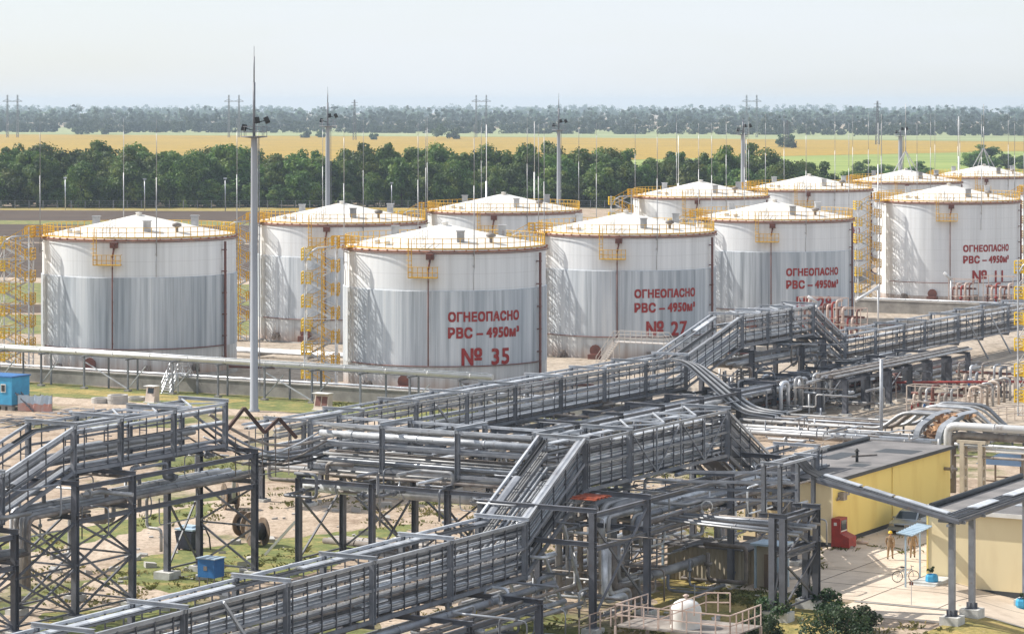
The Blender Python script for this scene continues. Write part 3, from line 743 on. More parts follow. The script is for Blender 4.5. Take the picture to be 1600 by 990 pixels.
# ---- stair tower beside each tank: local origin at the tank wall, reaching out to -X
def make_tower(nl=6):
    t = thing('stair_tower', (0, 0, 0), 'x', 'stair tower', 'stair towers beside the tanks', True)
    W, D, pitch = 3.5, 2.8, 2.4
    ht = pitch * nl
    for x in (-W, -.35):
        for y in (-D / 2, D / 2):
            MB().bar((x, y, 0), (x, y, ht + (.1 if x < -1 else 1.2)), .12).build('post', 'galv', t)
    for k in range(nl):
        z0 = k * pitch + .1; zm = z0 + pitch / 2; z1 = z0 + pitch
        for (xa, za, xb, zb, yc) in ((-.75, z0, -W + .55, zm, -.75), (-W + .55, zm, -.75, z1, .75)):
            b = MB()
            for s_ in (-.33, .33): b.bar((xa, yc + s_, za), (xb, yc + s_, zb), .05, .18)
            for i in range(6):
                f = (i + .5) / 6; b.box(xa + (xb - xa) * f - .08, xa + (xb - xa) * f + .08, yc - .31, yc + .31, za + (zb - za) * f - .02, za + (zb - za) * f + .02)
            fl = b.build('stair_flight', 'galv', t); fl['_org'] = (0, 0, 0)
            b = MB(); s_ = -.36 if yc < 0 else .36
            for hh in (.5, 1.05): b.bar((xa, yc + s_, za + hh), (xb, yc + s_, zb + hh), .06)
            for i in range(4): f = i / 3; b.bar((xa + (xb - xa) * f, yc + s_, za + (zb - za) * f), (xa + (xb - xa) * f, yc + s_, za + (zb - za) * f + 1.0), .045)
            b.build('handrail', 'yellow', fl)
        for (x0, x1, z, mt) in ((-W - .35, -W + .6, zm, 'yellowlight'), (-.8, -.1, z1, 'yellow')):
            b = MB()
            for i in range(9): y_ = -D / 2 + D * (i + .5) / 9; b.box(x0, x1, y_ - .07, y_ + .07, z - .05, z)
            for x_ in (x0 + .03, x1 - .03): b.box(x_ - .03, x_ + .03, -D / 2, D / 2, z - .12, z - .052)
            la = b.build('landing', mt, t); la['_org'] = (0, 0, 0)
            b = MB(); xo = x0 + .03 if z == zm else x1 - .03
            for hh in (.38, .72, 1.08):
                b.bar((xo, -D / 2, z + hh), (xo, D / 2, z + hh), .09)
                for y in (-D / 2, D / 2): b.bar((x0, y, z + hh), (x1, y, z + hh), .09)
            for x in (x0 + .03, x1 - .03):
                for y in (-D / 2, D / 2): b.bar((x, y, z - .05), (x, y, z + 1.1), .09)
            b.box(xo - .015, xo + .015, -D / 2, D / 2, z, z + .12)
            b.build('landing_rail', mt, la)
        b = MB()
        for y in (-D / 2, D / 2): b.bar((-W, y, z0), (-.35, y, z0), .07)
        for x in (-W, -.35): b.bar((x, -D / 2, z0), (x, D / 2, zm), .05); b.bar((x, D / 2, zm), (x, -D / 2, z1), .05)
        for y in (-D / 2, D / 2): b.bar((-W, y, z1), (-.35, y, zm), .05); b.bar((-W, y, z0), (-W / 2, y, zm), .045); b.bar((-W / 2, y, zm), (-.35, y, z0), .045)
        b.build('tie_beam', 'galv', t)
    for y in (-D / 2, D / 2): MB().bar((-W / 2, y, 0), (-W / 2, y, ht), .10).build('post', 'yellow', t)
    # bridge to the rim with its rail
    z = ht + .1
    b = MB(); b.box(-.9, 1.9, .2, 1.2, z - .08, z); br = b.build('bridge', 'yellow', t); br['_org'] = (0, 0, 0)
    b = MB()
    for y in (.23, 1.17):
        for hh in (.4, .75, 1.1): b.bar((-.9, y, z + hh), (1.9, y, z + hh), .06)
        for i in range(5): b.bar((-.9 + i * .7, y, z), (-.9 + i * .7, y, z + 1.1), .06)
    b.build('bridge_rail', 'yellow', br)
    # arched top brace
    b = MB(); b.tube([(-W, -D / 2, ht - 1.3), (-W + .5, -D / 2, ht - .4), (-W + 1.3, -D / 2, ht + .1), (-.35, -D / 2, ht + .25)], .09, 6); b.build('top_brace', 'galv', t)
    return t

TANKS = [  # centre px, width px, rim y, number, cladding, label, tower label
    (218, 300, 366.5, None, True, 'big white tank with stained grey cladding and no writing, facing the long white pipeline', 'yellow zigzag stair tower beside the unmarked tank at the ploughed field'),
    (695.5, 315, 383, '35', True, 'white tank lettered No 35, standing closest with rusty foot and grey cladding', 'yellow and silver stair tower beside tank No 35'),
    (535, 262, 344.5, None, True, 'grey clad tank half hidden behind tank No 35 and the tall mast', 'stair tower between the unmarked tank and the tall mast'),
    (978, 278, 361, '27', True, 'grey clad tank lettered No 27 behind the white crossover stairs', 'stair tower hidden between tank No 35 and tank No 27'),
    (787, 240, 328, None, True, 'white roofed tank seen over the roof of tank No 35', 'stair tower of the tank seen over tank No 35'),
    (1210, 245, 340, '28', True, 'dark streaked tank whose number is half covered by the pipe bridge', 'stair tower hidden between tank No 27 and the dark streaked tank'),
    (1095, 211, 305.5, None, False, 'white tank peeking out above the gap between No 27 and the streaked tank', 'stair tower with cage top behind the roof of tank No 27'),
    (1482, 222, 312, '11', False, 'plain white tank lettered No 11 without any cladding', 'bright yellow stair tower beside plain white tank No 11'),
    (1264, 196, 294.5, '12', False, 'white tank with partly covered lettering behind the streaked tank', 'stair tower behind the roof of the white tank with covered lettering'),
    (1415, 174, 283, None, False, 'far white tank with a tripod mast on its roof, beside the tall grey mast', 'stair tower at the far tripod roof tank'),
    (1537, 162, 275, None, False, 'farthest white tank, tripod mast on the roof, in front of the broad dark tree', 'stair tower at the farthest tripod roof tank'),
    (1693, 200, 301, None, False, 'white tank cut off by the picture edge behind tank No 11', 'yellow stair tower between tank No 11 and the cut off tank'),
]
pt = {}
tower = None
for (px, wd, ry, num, ins, lb, tl) in TANKS:
    Y = FPX * 2 * TR / wd; x = (px - 800) / FPX * Y; zb = CAMZ - (ry - 163) * Y / FPX - TH
    key = (ins, px in (1415, 1537))
    if key not in pt: t = pt[key] = make_tank(*key)
    else:
        src = pt[key]; t = src.copy(); C.objects.link(t)
        for ch in list(src.children):
            if ch.name.split('.')[0] != 'lettering': copy_tree(ch, t)
    t.location = (x, Y, zb); t['label'] = lb
    if num: lettering(t, num, TR + (.155 if ins else .02))
    tw = tower if tower is None else copy_tree(tower)
    if tw is None: tw = tower = make_tower()
    tw.location = (x - TR - .15, Y - 5.0, zb - .05); tw['label'] = tl
tw = copy_tree(tower); tw.location = (50.9, 262, 0); tw['label'] = 'yellow barred stair tower cut by the picture edge beside the cable bridge'; tw.rotation_euler.z = R(-30)

# ================================================================ FLOODLIGHT MASTS
def mast(px, Y, ztop, zspire, r, label, zmul=1.0):
    x = (px - 800) / FPX * Y
    root = thing('floodlight_mast', (x, Y, 0), label, 'mast', 'floodlight masts')
    b = MB(); b.lathe([(r * 1.35, 0), (r * 1.35, .15), (r, .3), (r * .72, ztop)], 12, (x, Y, 0)); b.build('pole', 'steelmast', root)
    b = MB(); b.tube([(x, Y, ztop), (x, Y, ztop + (zspire - ztop) * .6)], r * .32, 8); b.tube([(x, Y, ztop + (zspire - ztop) * .6), (x, Y, zspire - 1)], r * .18, 6); b.tube([(x, Y, zspire - 1), (x, Y, zspire)], .03, 4); b.build('spire', 'steel', root)
    b = MB(); b.lathe([(r, ztop - .1), (1.25, ztop), (1.25, ztop + .08), (r * .5, ztop + .1)], 16, (x, Y, 0))
    for i in range(8): a = i * .785; b.bar((x + 1.2 * math.cos(a), Y + 1.2 * math.sin(a), ztop), (x + 1.2 * math.cos(a), Y + 1.2 * math.sin(a), ztop + 1), .04)
    for h in (.5, 1): b.tube([(x + 1.2 * math.cos(i * .524), Y + 1.2 * math.sin(i * .524), ztop + h) for i in range(13)], .025, 4)
    b.build('platform', 'steel', root)
    for dx, dz, tl in ((.35, 1.6, .2), (1.25, 1.6, .5), (-.9, .9, -.3)):
        b = MB(); c = Vector((x + dx, Y - .5, ztop + dz))
        b.obox(c, (.21, 0, tl * .16), (0, .16, -.06), (-tl * .24, .08, .24)); b.bar(c, (x, Y, ztop + dz - .3), .07); b.build('floodlight', 'black', root)
    b = MB()
    for s_ in (-.2, .2): b.bar((x + r + .15, Y + s_, 2), (x + r * .75 + .15, Y + s_, ztop), .04)
    for i in range(int(ztop / .6) - 4): b.bar((x + r + .13, Y - .2, 2.4 + i * .6), (x + r + .13, Y + .2, 2.4 + i * .6), .03)
    b.build('ladder', 'steel', root)

mast(397, 266, 25.9, 34.5, .40, 'tallest grey floodlight mast with a needle top, beside the first tank')
mast(512, 420, 25.7, 31.6, .42, 'floodlight mast behind the tank half hidden by No 35')
mast(873, 500, 24.4, 31.0, .42, 'floodlight mast rising behind the roof over tank No 35')
mast(1161, 500, 23.6, 27.4, .50, 'thick floodlight mast rising above the gap by the poplars')
mast(1407, 600, 22.2, 24.5, .60, 'thick blunt floodlight mast behind the near tripod roof')
# free standing lightning rods between the tanks
for i, (px, yt, yb, Y, lb) in enumerate(((1060, 212, 300, 430, 'lone white lightning rod with a small lamp arm before the trees'), (1166, 218, 300, 480, 'white lightning rod close beside the thick mast'), (1498, 182, 268, 560, 'tall white lightning rod before the poplar row'),
                            (1372, 192, 275, 520, 'white lightning rod in front of the dark lattice tower'), (760, 195, 330, 392, 'thin white rod rising behind the roof of tank No 35'), (835, 190, 310, 440, 'thin white rod at the belt beside a grey mast'))):
    x = (px - 800) / FPX * Y; z1 = CAMZ - (yt - 163) * Y / FPX
    b = MB(); b.tube([(x, Y, 0), (x, Y, z1 * .7)], .12, 6); b.tube([(x, Y, z1 * .7), (x, Y, z1)], .05, 5)
    solo(b, 'lightning_rod', 'whitepipe', lb, 'lightning rod', 'free standing lightning rods', (x, Y, 0))

# ================================================================ PIPE RACKS AND CABLE GALLERIES
def lerp_z(prof, s):
    for (a, za), (c, zc) in zip(prof, prof[1:]):
        if a <= s <= c: return za + (zc - za) * (s - a) / (c - a)
    return prof[0][1] if s < prof[0][0] else prof[-1][1]
def along(F, prof, t, hh, s0=None, s1=None):
    s0 = prof[0][0] if s0 is None else s0; s1 = prof[-1][0] if s1 is None else s1
    ss = [s0] + [s for s, z in prof if s0 + .01 < s < s1 - .01] + [s1]
    return [F(s, t, lerp_z(prof, s) + hh) for s in ss]
CH = lambda w, h, k=.018: [(-w / 2, h), (-w / 2, 0), (w / 2, 0), (w / 2, h), (w / 2 - k, h), (w / 2 - k, k), (-w / 2 + k, k), (-w / 2 + k, h)]
def gallery(root, F, prof, W, h, portals, seed=1, levels=(.35, .85, 1.35, 1.85, 2.35), truss=(), topx=(), cover=True, pipes=4, hang=1.25, post='steel', ext=.25, brace=()):
    rr = random.Random(seed); s0, s1 = prof[0][0], prof[-1][0]
    for s in portals:
        z = lerp_z(prof, s)
        for t in (0, -W):
            MB().ibeam(F(s, t, z - .12), F(s, t, z + h), .26, .28, up=F.d).build('post', post, root)
        MB().ibeam(F(s, -W - ext, z + h + .1), F(s, ext, z + h + .1), .2, .2).build('cross_beam', 'galvbeam', root)
        MB().ibeam(F(s, -W - .1, z - .2), F(s, .1, z - .2), .2, .24).build('floor_beam', post, root)
    for t in (0, -W):
        for hh, nm, w_, h_ in ((h - .12, 'top_rail', .14, .16), (h * .52, 'middle_rail', .08, .14), (.08, 'bottom_rail', .14, .2)):
            off = .02 if t == 0 else -.02
            MB().rect(along(F, prof, t + off, hh), w_, h_).build(nm, 'galvbeam' if nm == 'top_rail' else post, root)
    for side, t in (('near', -.38), ('far', -W + .38)):
        for k, lv in enumerate(levels):
            if side == 'far' and k % 2 == 1: continue
            if lv > h - .4: continue
            MB().sweep(CH(.5, .11), along(F, prof, t, lv)).build('cable_tray', 'tray', root)
            b = MB(); q = rr.choice((2, 3, 3))
            for j in range(q):
                r_ = rr.choice((.045, .06, .075, .10)) if k % 2 else rr.choice((.05, .07))
                b.tube(along(F, prof, t - .17 + .34 * j / max(1, q - 1), lv + .03 + r_), r_, 6)
            b.build('cable_bundle', rr.choice(('galv', 'galv', 'cable', 'pipe', 'pipe')), root)
    # hangers that carry the trays, one set per bay
    ps = sorted(set([s0] + list(portals) + [s1]))
    for a, c in zip(ps, ps[1:]):
        if c - a < 1.5 or not hang: continue
        for t in (-.09, -W + .09):
            b = MB(); n = max(1, int((c - a) / hang))
            for i in range(n):
                s = a + (c - a) * (i + .5) / n; z = lerp_z(prof, s)
                b.bar(F(s, t, z + .12), F(s, t, z + h - .15), .07, .05)
                for lv in levels: b.bar(F(s, t, z + lv - .03), F(s, t + (-.56 if t > -W / 2 else .56), z + lv - .03), .05, .05)
            b.build('tray_hanger', 'darksteel', root)
    if cover:
        for t, wd, lv, pr in [(-.30, .40, levels[-1], .8), (-W + .40, .5, levels[-1], .6)] + [(-.36, .5, l, .55) for l in levels[:-1][1::2]]:
            s = s0
            while s < s1 - .5:
                e = min(s1, s + rr.uniform(2.4, 5.2))
                if rr.random() < pr:
                    MB().sweep([(-wd / 2, -.07), (-wd / 2, 0), (0, .05), (wd / 2, 0), (wd / 2, -.07)], along(F, prof, t, lv + .22, s, e - .03)).build('tray_cover', 'tray' if abs(lerp_z(prof, e) - lerp_z(prof, s)) > .8 else 'galv', root)
                s = e
    MB().rect(along(F, prof, -W / 2, -.03), 1.0, .04).build('walkway', 'darksteel', root)
    for k in range(pipes):
        t = -.95 - (W - 1.9) * k / max(1, pipes - 1); r_ = rr.choice((.09, .12, .16))
        MB().tube(along(F, prof, t, .14 + r_ + (k % 2) * .45), r_, 8).build('pipe', rr.choice(('pipe', 'oldpipe', 'galv', 'pipe')), root)
    for a, c, n in truss:
        for t in (.05, -W - .05):
            b = MB()
            for i in range(n):
                p, q = a + (c - a) * i / n, a + (c - a) * (i + 1) / n; z = lerp_z(prof, p)
                if i: b.bar(F(p, t, z + .1), F(p, t, z + h - .1), .09)
                lo, hi = (h - .15, .15) if i % 2 == 0 else (.15, h - .15)
                b.bar(F(p, t, z + lo), F(q, t, z + hi), .075)
            b.build('truss_bracing', post, root)
    for a, c, n in topx:
        b = MB()
        for i in range(n):
            p, q = a + (c - a) * i / n, a + (c - a) * (i + 1) / n; zp, zq = lerp_z(prof, p) + h + .02, lerp_z(prof, q) + h + .02
            if i: b.bar(F(p, 0, zp), F(p, -W, zp), .1)
            b.bar(F(p, 0, zp + .01), F(q, -W, zq + .01), .08); b.bar(F(p, -W, zp - .05), F(q, 0, zq - .05), .08)
        b.build('top_bracing', 'galvbeam', root)
    for a, ta, za, c, tc, zc in brace:
        MB().bar(F(a, ta, za), F(c, tc, zc), .14, .14).build('diagonal_brace', 'galvbeam', root)

def support(root, F, ss, tn, tf, ztop, lv=(), braced=(), cross=(), foot=.35, w=.34, mat='shadesteel', ends=True, base=0.0):
    """columns, caps and long beams that carry a rack; lv = heights of lower beam levels"""
    for s in ss:
        for t in (tn, tf):
            p = F(s, t, 0)
            MB().ibeam(F(s, t, base + foot), F(s, t, ztop), w, w, up=F.d, tf=.03).build('column', mat, root)
            if foot > .1:
                b = MB(); q = Vector((p.x, p.y, 0))
                b.obox(q + ZZ * foot / 2, F.d * .48, F.n * .48, ZZ * foot / 2); b.build('footing', 'footing', root)
                b = MB(); b.obox(q + ZZ * (foot + .03), F.d * .28, F.n * .28, ZZ * .025)
                for d_ in (F.d, -F.d, F.n, -F.n): b.add([q + d_ * .05 + ZZ * (foot + .5), q + d_ * .27 + ZZ * (foot + .06), q + d_ * .05 + ZZ * (foot + .06)], [(0, 1, 2)])
                b.build('base_plate', mat, root)
        for z in (ztop,) + tuple(lv):
            MB().ibeam(F(s, tn + .25, z + .13), F(s, tf - .25, z + .13), .24, .26).build('cap_beam', mat, root)
    for a, c in zip(ss, ss[1:]):
        for t in (tn, tf):
            for z in (ztop,) + tuple(lv):
                MB().ibeam(F(a, t, z - .14), F(c, t, z - .14), .2, .26).build('long_beam', mat, root)
    for (a, c, z0, z1, t) in braced:
        b = MB(); b.bar(F(a, t + .03, z0), F(c, t + .03, z1), .11); b.bar(F(a, t - .1, z1), F(c, t - .1, z0), .11); b.bar(F(a, t - .04, z0), F(c, t - .04, z0), .10)
        b.build('cross_brace', mat, root)
    for (s, z0, z1) in cross:
        b = MB(); b.bar(F(s + .03, tn, z0), F(s + .03, tf, z1), .11); b.bar(F(s - .1, tn, z1), F(s - .1, tf, z0), .11); b.bar(F(s - .03, tn, z0), F(s - .03, tf, z0), .10)
        b.build('cross_brace', mat, root)
def run(root, pts, r, mat, n=8, flange=True, nm='pipe'):
    o = MB().tube(pts, r, n)
    if flange:
        pts = [Vector(p) for p in pts]
        for a, c in zip(pts, pts[1:]):
            L = (c - a).length; d = (c - a)
            k = int(L / 4.5)
            for i in range(k):
                q = a + d * ((i + .5) / k); e = d.normalized() * .04; o.tube([q - e, q + e], r * 1.14, n)
    return o.build(nm, mat, root)
def elbow(pts, rad=.5, n=3):
    """round the corners of a pipe route"""
    pts = [Vector(p) for p in pts]; out = [pts[0]]
    for a, c, e in zip(pts, pts[1:], pts[2:]):
        d1, d2 = (a - c), (e - c); r_ = min(rad, d1.length * .45, d2.length * .45)
        p0, p1 = c + d1.normalized() * r_, c + d2.normalized() * r_
        for i in range(n + 1):
            f = i / n; out.append(p0.lerp(c, f).lerp(c.lerp(p1, f), f))
    return out + [pts[-1]]
rr = random.Random(77)

# ---- foreground gallery, ramp included
root = thing('cable_gallery', FU(0, 0, 0), 'low front cable gallery whose stacked trays climb a steep ramp at the far end', 'cable gallery')
prof = [(-36, 2.95), (15.4, 2.95), (22.3, 6.85)]
gallery(root, FU, prof, 3.0, 3.15, (-30, -22.6, -15.8, -7.6, 0, 7.5, 15.4), 3, levels=(.3, .72, 1.14, 1.56, 1.98, 2.4, 2.72), pipes=5, brace=((-13, .15, 6.0, -9.6, .15, 2.4),))
support(root, FU, (-33, -26, -19.5, -11, -3.6, 3.5, 10.8), 3.5, -4.2, 2.55, foot=.2)
for k, t in enumerate((3.0, 2.5, 1.9, 1.2, .6, -1, -2, -3.2)):
    run(root, [FU(-34, t, 1.7 + (k % 2) * .9), FU(16.5, t, 1.7 + (k % 2) * .9)], (.12, .09, .16, .2)[k % 4], ('pipe', 'oldpipe', 'galv', 'tray')[k % 4])
# struts under the ramp
for s, z in ((17.5, 4.0), (19.8, 5.3)):
    for t in (0, -3.0): MB().bar(FU(s, t, z), FU(s + 2.6, t, .3), .16).build('ramp_strut', 'galvbeam', root)

# ---- raised bridge
root = thing('cable_gallery', FU(30, 0, 0), 'raised grey cable bridge with triangular side bracing on its farther span', 'cable gallery')
gallery(root, FU, [(22.3, 6.86), (41.1, 6.86)], 3.0, 2.97, (22.4, 27.8, 41.1), 4, levels=(.3, .72, 1.14, 1.56, 1.98, 2.4), truss=((28.0, 41.0, 4),), topx=((28, 41, 3),), pipes=5)
# ---- wide pipe rack that carries it
root = thing('pipe_rack', FU(28, 3.5, 0), 'tall slate pipe rack with X bracing and upright pipes under the raised cable bridge', 'pipe rack')
support(root, FU, (16.8, 23.3, 34.3, 43.5), 3.5, -3.6, 6.6, (4.75,), braced=((16.8, 23.3, .8, 6.2, 3.5), (34.3, 43.5, .6, 4.4, 3.5), (34.3, 43.5, .6, 4.4, -3.6)), foot=.3)
for k in range(9):
    t = 3.0 - k * .7; r_ = (.15, .10, .17, .12, .2, .09)[k % 6]; s1 = 44.5 + (k % 3); s0 = 24.0 + (k % 4) * .8 if k < 6 else 19
    run(root, elbow([FU(s0, t, 3.6), FU(s0, t, 4.9 + r_), FU(s1, t, 4.9 + r_), FU(s1, t, .6)], .7), r_, ('oldpipe', 'pipe', 'tray', 'pipe', 'galv', 'oldpipe')[k % 6])
for k in range(6):
    t = .5 - k * .66; r_ = (.26, .22, .26, .18)[k % 4]
    run(root, elbow([FU(24.8 - .1 * k, t, .4), FU(24.8 - .1 * k, t, 5.75), FU(29, t, 5.75), FU(29, t, 3.5)], .8, 4), r_, ('riserpipe', 'pipe', 'riserpipe', 'oldpipe')[k % 4], flange=False, nm='riser_pipe')
for k in range(4):
    r_ = (.2, .14, .22, .16)[k]
    run(root, elbow([FU(19.5 + k * .9, 2.8 - k * .2, 4.3), FU(19.5 + k * .9, 2.8 - k * .2, 1.3 + .2 * k), FU(19.5 + k * .9 + 2.5, 2.8 - k * .2, 1.3 + .2 * k), FU(19.5 + k * .9 + 2.5, 2.8 - k * .2, .2)], .6, 4), r_, ('galv', 'pipe', 'oldpipe', 'pipe')[k], flange=False, nm='riser_pipe')
for k in range(7):
    q = FU(34.6 + k * 1.1, 2.6 - (k % 2) * .7, 0)
    run(root, [q + ZZ * 2.6, q + ZZ * 4.9], (.14, .2, .1, .22, .13, .18, .11)[k], ('galv', 'pipe', 'whitepipe')[k % 3], flange=False, nm='riser_pipe')
for k in range(6):
    run(root, [FU(16, -4.5 - k * .5, 1.0 + (k % 2) * .5), FU(46, -4.5 - k * .5, 1.0 + (k % 2) * .5)], (.16, .1, .2)[k % 3], ('pipe', 'oldpipe', 'galv')[k % 3])
run(root, [FU(25, 1.4, 1.4), FU(46, 1.4, 1.4)], .3, 'pipe')
b = MB(); b.lathe([(.30, -.04), (.36, 0), (.36, .06), (.3, .1)], 16); 
m = Matrix.Translation(FU(30.5, 3.75, 5.3)) @ Vector((0, -1, 0)).to_track_quat('Z', 'Y').to_matrix().to_4x4()
b.v = [tuple(m @ Vector(v)) for v in b.v]; b.build('round_gauge', 'white', root)
b = MB()                                              # corrugated orange sheet lying on the rack
for i in range(9):
    s = 19.6 + i * .22; z = 6.98 + (i % 2) * .07
    b.obox(FU(s, 1.4, z - .1), U * .118, V * .8, ZZ * .03)
solo(b, 'corrugated_sheet', 'orange', 'orange ribbed sheet lying on the slate rack beside the cable bridge', 'sheet')

# ---- the gallery comes down again behind the bridge
root = thing('cable_gallery', FU(45, 0, 0), 'steep cable ramp coming down between the raised bridge and the yellow building', 'cable gallery')
gallery(root, FU, [(41.1, 6.86), (48.2, 3.0), (57, 3.0)], 3.0, 2.97, (48.2, 55.0), 5, levels=(.3, .9, 1.5, 2.1, 2.5), pipes=3)
support(root, FU, (48.2, 56), .6, -3.6, 2.6, foot=.2)

# ---- bracing tower at the yard, then the drooping cable boom
root = thing('rack_tower', FU(27.5, 11, 0), 'square slate steel tower with X bracing and white footings beside the concrete yard', 'steel tower')
TWs = (25.4, 30.0)
support(root, FU, TWs, 11, 10.35, 5.75, (3.9,), braced=((25.4, 30, .7, 3.4, 11), (25.4, 30, 3.5, 5.6, 11), (25.4, 30, 3.5, 5.6, 10.35)), cross=((25.4, .7, 3.6), (30, .7, 3.6)), foot=.55, w=.36)
for s in TWs:
    MB().ibeam(FU(s, 9.5, 5.87), FU(s, 10.05, 5.87), .22, .24).build('bracket', 'shadesteel', root)
    for t in (10.8, 9.8): MB().ibeam(FU(s, t, 6.05), FU(s, t, 8.75), .22, .22, up=U).build('upper_post', 'steel', root)
    MB().ibeam(FU(s, 9.6, 8.8), FU(s, 11.0, 8.8), .18, .18).build('cross_beam', 'galvbeam', root)
for t in (10.8, 9.8): MB().rect([FU(25.2, t, 8.72), FU(30.2, t, 8.72)], .12, .14).build('top_rail', 'galvbeam', root)
for k, z in enumerate((6.5, 7.0, 7.5, 8.0)):
    MB().sweep(CH(.5, .11), [FU(27.2 + .4 * (k % 2), 3.6, z - .4), FU(27.2 + .4 * (k % 2), 10.8, z)], up=ZZ).build('cable_tray', 'tray', root)
for k in range(6):
    run(root, [FU(26.2 + k * .6, 3.2, 5.0), FU(26.2 + k * .6, 11.6, 4.75 + .05 * k)], (.08, .12, .09)[k % 3], ('pipe', 'tray', 'oldpipe')[k % 3])
A0 = Vector((17.2, 161.4, 7.75)); A1 = Vector((24.55, 157.1, 5.9)); A2 = A1 + U * 17
root = thing('cable_boom', Vector((24.55, 157.1, 0)), 'long sloping cable boom on two thin posts, bent over the cream building roof', 'cable boom')
hook = [A0 - V * 1.7 + ZZ * 1.0, A0 - V * .9 + ZZ * .95, A0 - V * .2 + ZZ * .3, A0 + V * .6 - ZZ * .12]
path = [A0 + V * .6 - ZZ * .12, A1, A2]
for off, zz, wd in ((-.42, .0, .42), (.05, .02, .42), (.48, -.02, .30)):
    pp = [p + (U * off if i < 2 else -V * off) + ZZ * zz for i, p in enumerate(path)]; pp[1] = path[1] + (U - V).normalized() * off * 1.3 + ZZ * zz
    MB().sweep(CH(wd, .14), pp).build('cable_tray', 'tray', root)
    b = MB()
    for j in (-1, 0, 1):
        q = [p + (U * (off + j * .11) if i < 2 else -V * (off + j * .11)) + ZZ * (zz + .09) for i, p in enumerate(path)]; q[1] = path[1] + (U - V).normalized() * (off + j * .11) * 1.3 + ZZ * (zz + .09)
        hk = [h_ + U * (off + j * .11) for h_ in hook[:-1]]
        b.tube(hk + q, .055, 6)
    b.build('cable_bundle', 'cable', root)
d1 = (path[1] - path[0])
for i, (a, c) in enumerate(((.02, .30), (.33, .55), (.57, .97))):
    MB().sweep([(-.30, -.06), (-.30, 0), (0, .04), (.30, 0), (.30, -.06)], [path[0] + d1 * a + U * .15 + ZZ * .26, path[0] + d1 * c + U * .15 + ZZ * .26]).build('tray_cover', 'galv', root)
for a, c in ((3.2, 6.6), (9.0, 13.5)):
    MB().sweep([(-.34, -.06), (-.34, 0), (0, .04), (.34, 0), (.34, -.06)], [A1 + U * a + ZZ * .26, A1 + U * c + ZZ * .26]).build('tray_cover', 'galv', root)
for off in (-.66, .68):
    pp = [p + (U * off if i < 2 else -V * off) - ZZ * .1 for i, p in enumerate(path)]; pp[1] = path[1] + (U - V).normalized() * off * 1.3 - ZZ * .1
    MB().rect(pp, .10, .18).build('boom_rail', 'darksteel', root)
for q in (A1, A1 + U * 3.1, A1 + U * 12):
    g0 = gz(q.x, q.y); p = Vector((q.x, q.y, g0))
    MB().obox(p + ZZ * ((q.z - g0) / 2 + .2), U * .16, V * .16, ZZ * ((q.z - g0) / 2 - .25)).build('post', 'steel', root)
    MB().obox(p + ZZ * .2, U * .55, V * .55, ZZ * .28).build('footing', 'footing', root)
    b = MB(); b.obox(p + ZZ * .50, U * .3, V * .3, ZZ * .02)
    for d_ in (U, -U, V, -V): b.obox(p + d_ * .24 + ZZ * .66, d_ * .09, d_.cross(ZZ) * .012, ZZ * .16)
    b.build('base_plate', 'darksteel', root)
    b = MB(); b.bar(q - V * .8 - ZZ * .16, q + V * .8 - ZZ * .16, .16); b.bar(q - U * .7 - ZZ * .3, q + U * .7 - ZZ * .3, .14); b.build('bracket', 'steel', root)

# ---- left gallery on its trestle
root = thing('cable_gallery', FU(14, -24.5, 0), 'open cable gallery on tall trestle legs at the dirt road, stepping down towards us', 'cable gallery')
prof = [(-9, 6.1), (.4, 6.1), (6.6, 8.1), (21.2, 8.1)]
FA = Frame(FU(0, -24.4, 0), U, V)
gallery(root, FA, prof, 3.3, 2.72, (-7, .4, 6.6, 10.9, 16.0, 21.2), 6, levels=(.3, 1.3, 2.15), pipes=2, hang=1.5, topx=((10.9, 21.2, 3),))
FA2 = Frame(FU(0, -23.4, 0), U, V)
support(root, FA2, (-6, .3), 0, -4.2, 5.6, (3.9,), braced=((-6, .3, .5, 3.6, 0), (.3, 5.5, .5, 3.0, 0), (.3, 5.5, 3.1, 5.6, 0), (.3, 5.5, .5, 3.0, -4.2)), cross=((.3, .5, 3.0), (.3, 3.1, 5.4)), foot=.3)
support(root, FA2, (5.5, 10.7, 22.9), 0, -4.2, 7.6, (5.7,), braced=((5.5, 10.7, .5, 3.0, 0), (5.5, 10.7, 3.1, 5.6, 0), (5.5, 10.7, .5, 3.0, -4.2), (5.5, 10.7, 3.1, 5.6, -4.2), (19.6, 22.9, .6, 5.0, -4.2)),
        cross=((5.5, .5, 3.0), (5.5, 3.1, 5.5), (10.7, .5, 3.0), (10.7, 3.1, 5.5), (22.9, .5, 3.0), (22.9, 3.1, 5.5)), foot=.35)
MB().ibeam(FA2(19.6, -4.2, .35), FA2(19.6, -4.2, 7.4), .34, .34, up=U).build('column', 'shadesteel', root)
MB().obox(FA2(19.6, -4.2, .2), U * .6, V * .6, ZZ * .25).build('footing', 'footing', root)
for k in range(8):
    t = -.6 - k * .42; r_ = (.12, .2, .1, .16)[k % 4]
    run(root, [FA2(-9, t, 4.1 + r_), FA2(2.2, t, 4.1 + r_)], r_, ('oldpipe', 'pipe', 'oldpipe', 'galv')[k % 4])
    run(root, elbow([FA2(2.2 + k * .3, t, 2.2), FA2(2.2 + k * .3, t, 6.0 + r_), FA2(24, t, 6.0 + r_)], .6, 4), r_, ('oldpipe', 'pipe', 'oldpipe', 'galv')[k % 4])
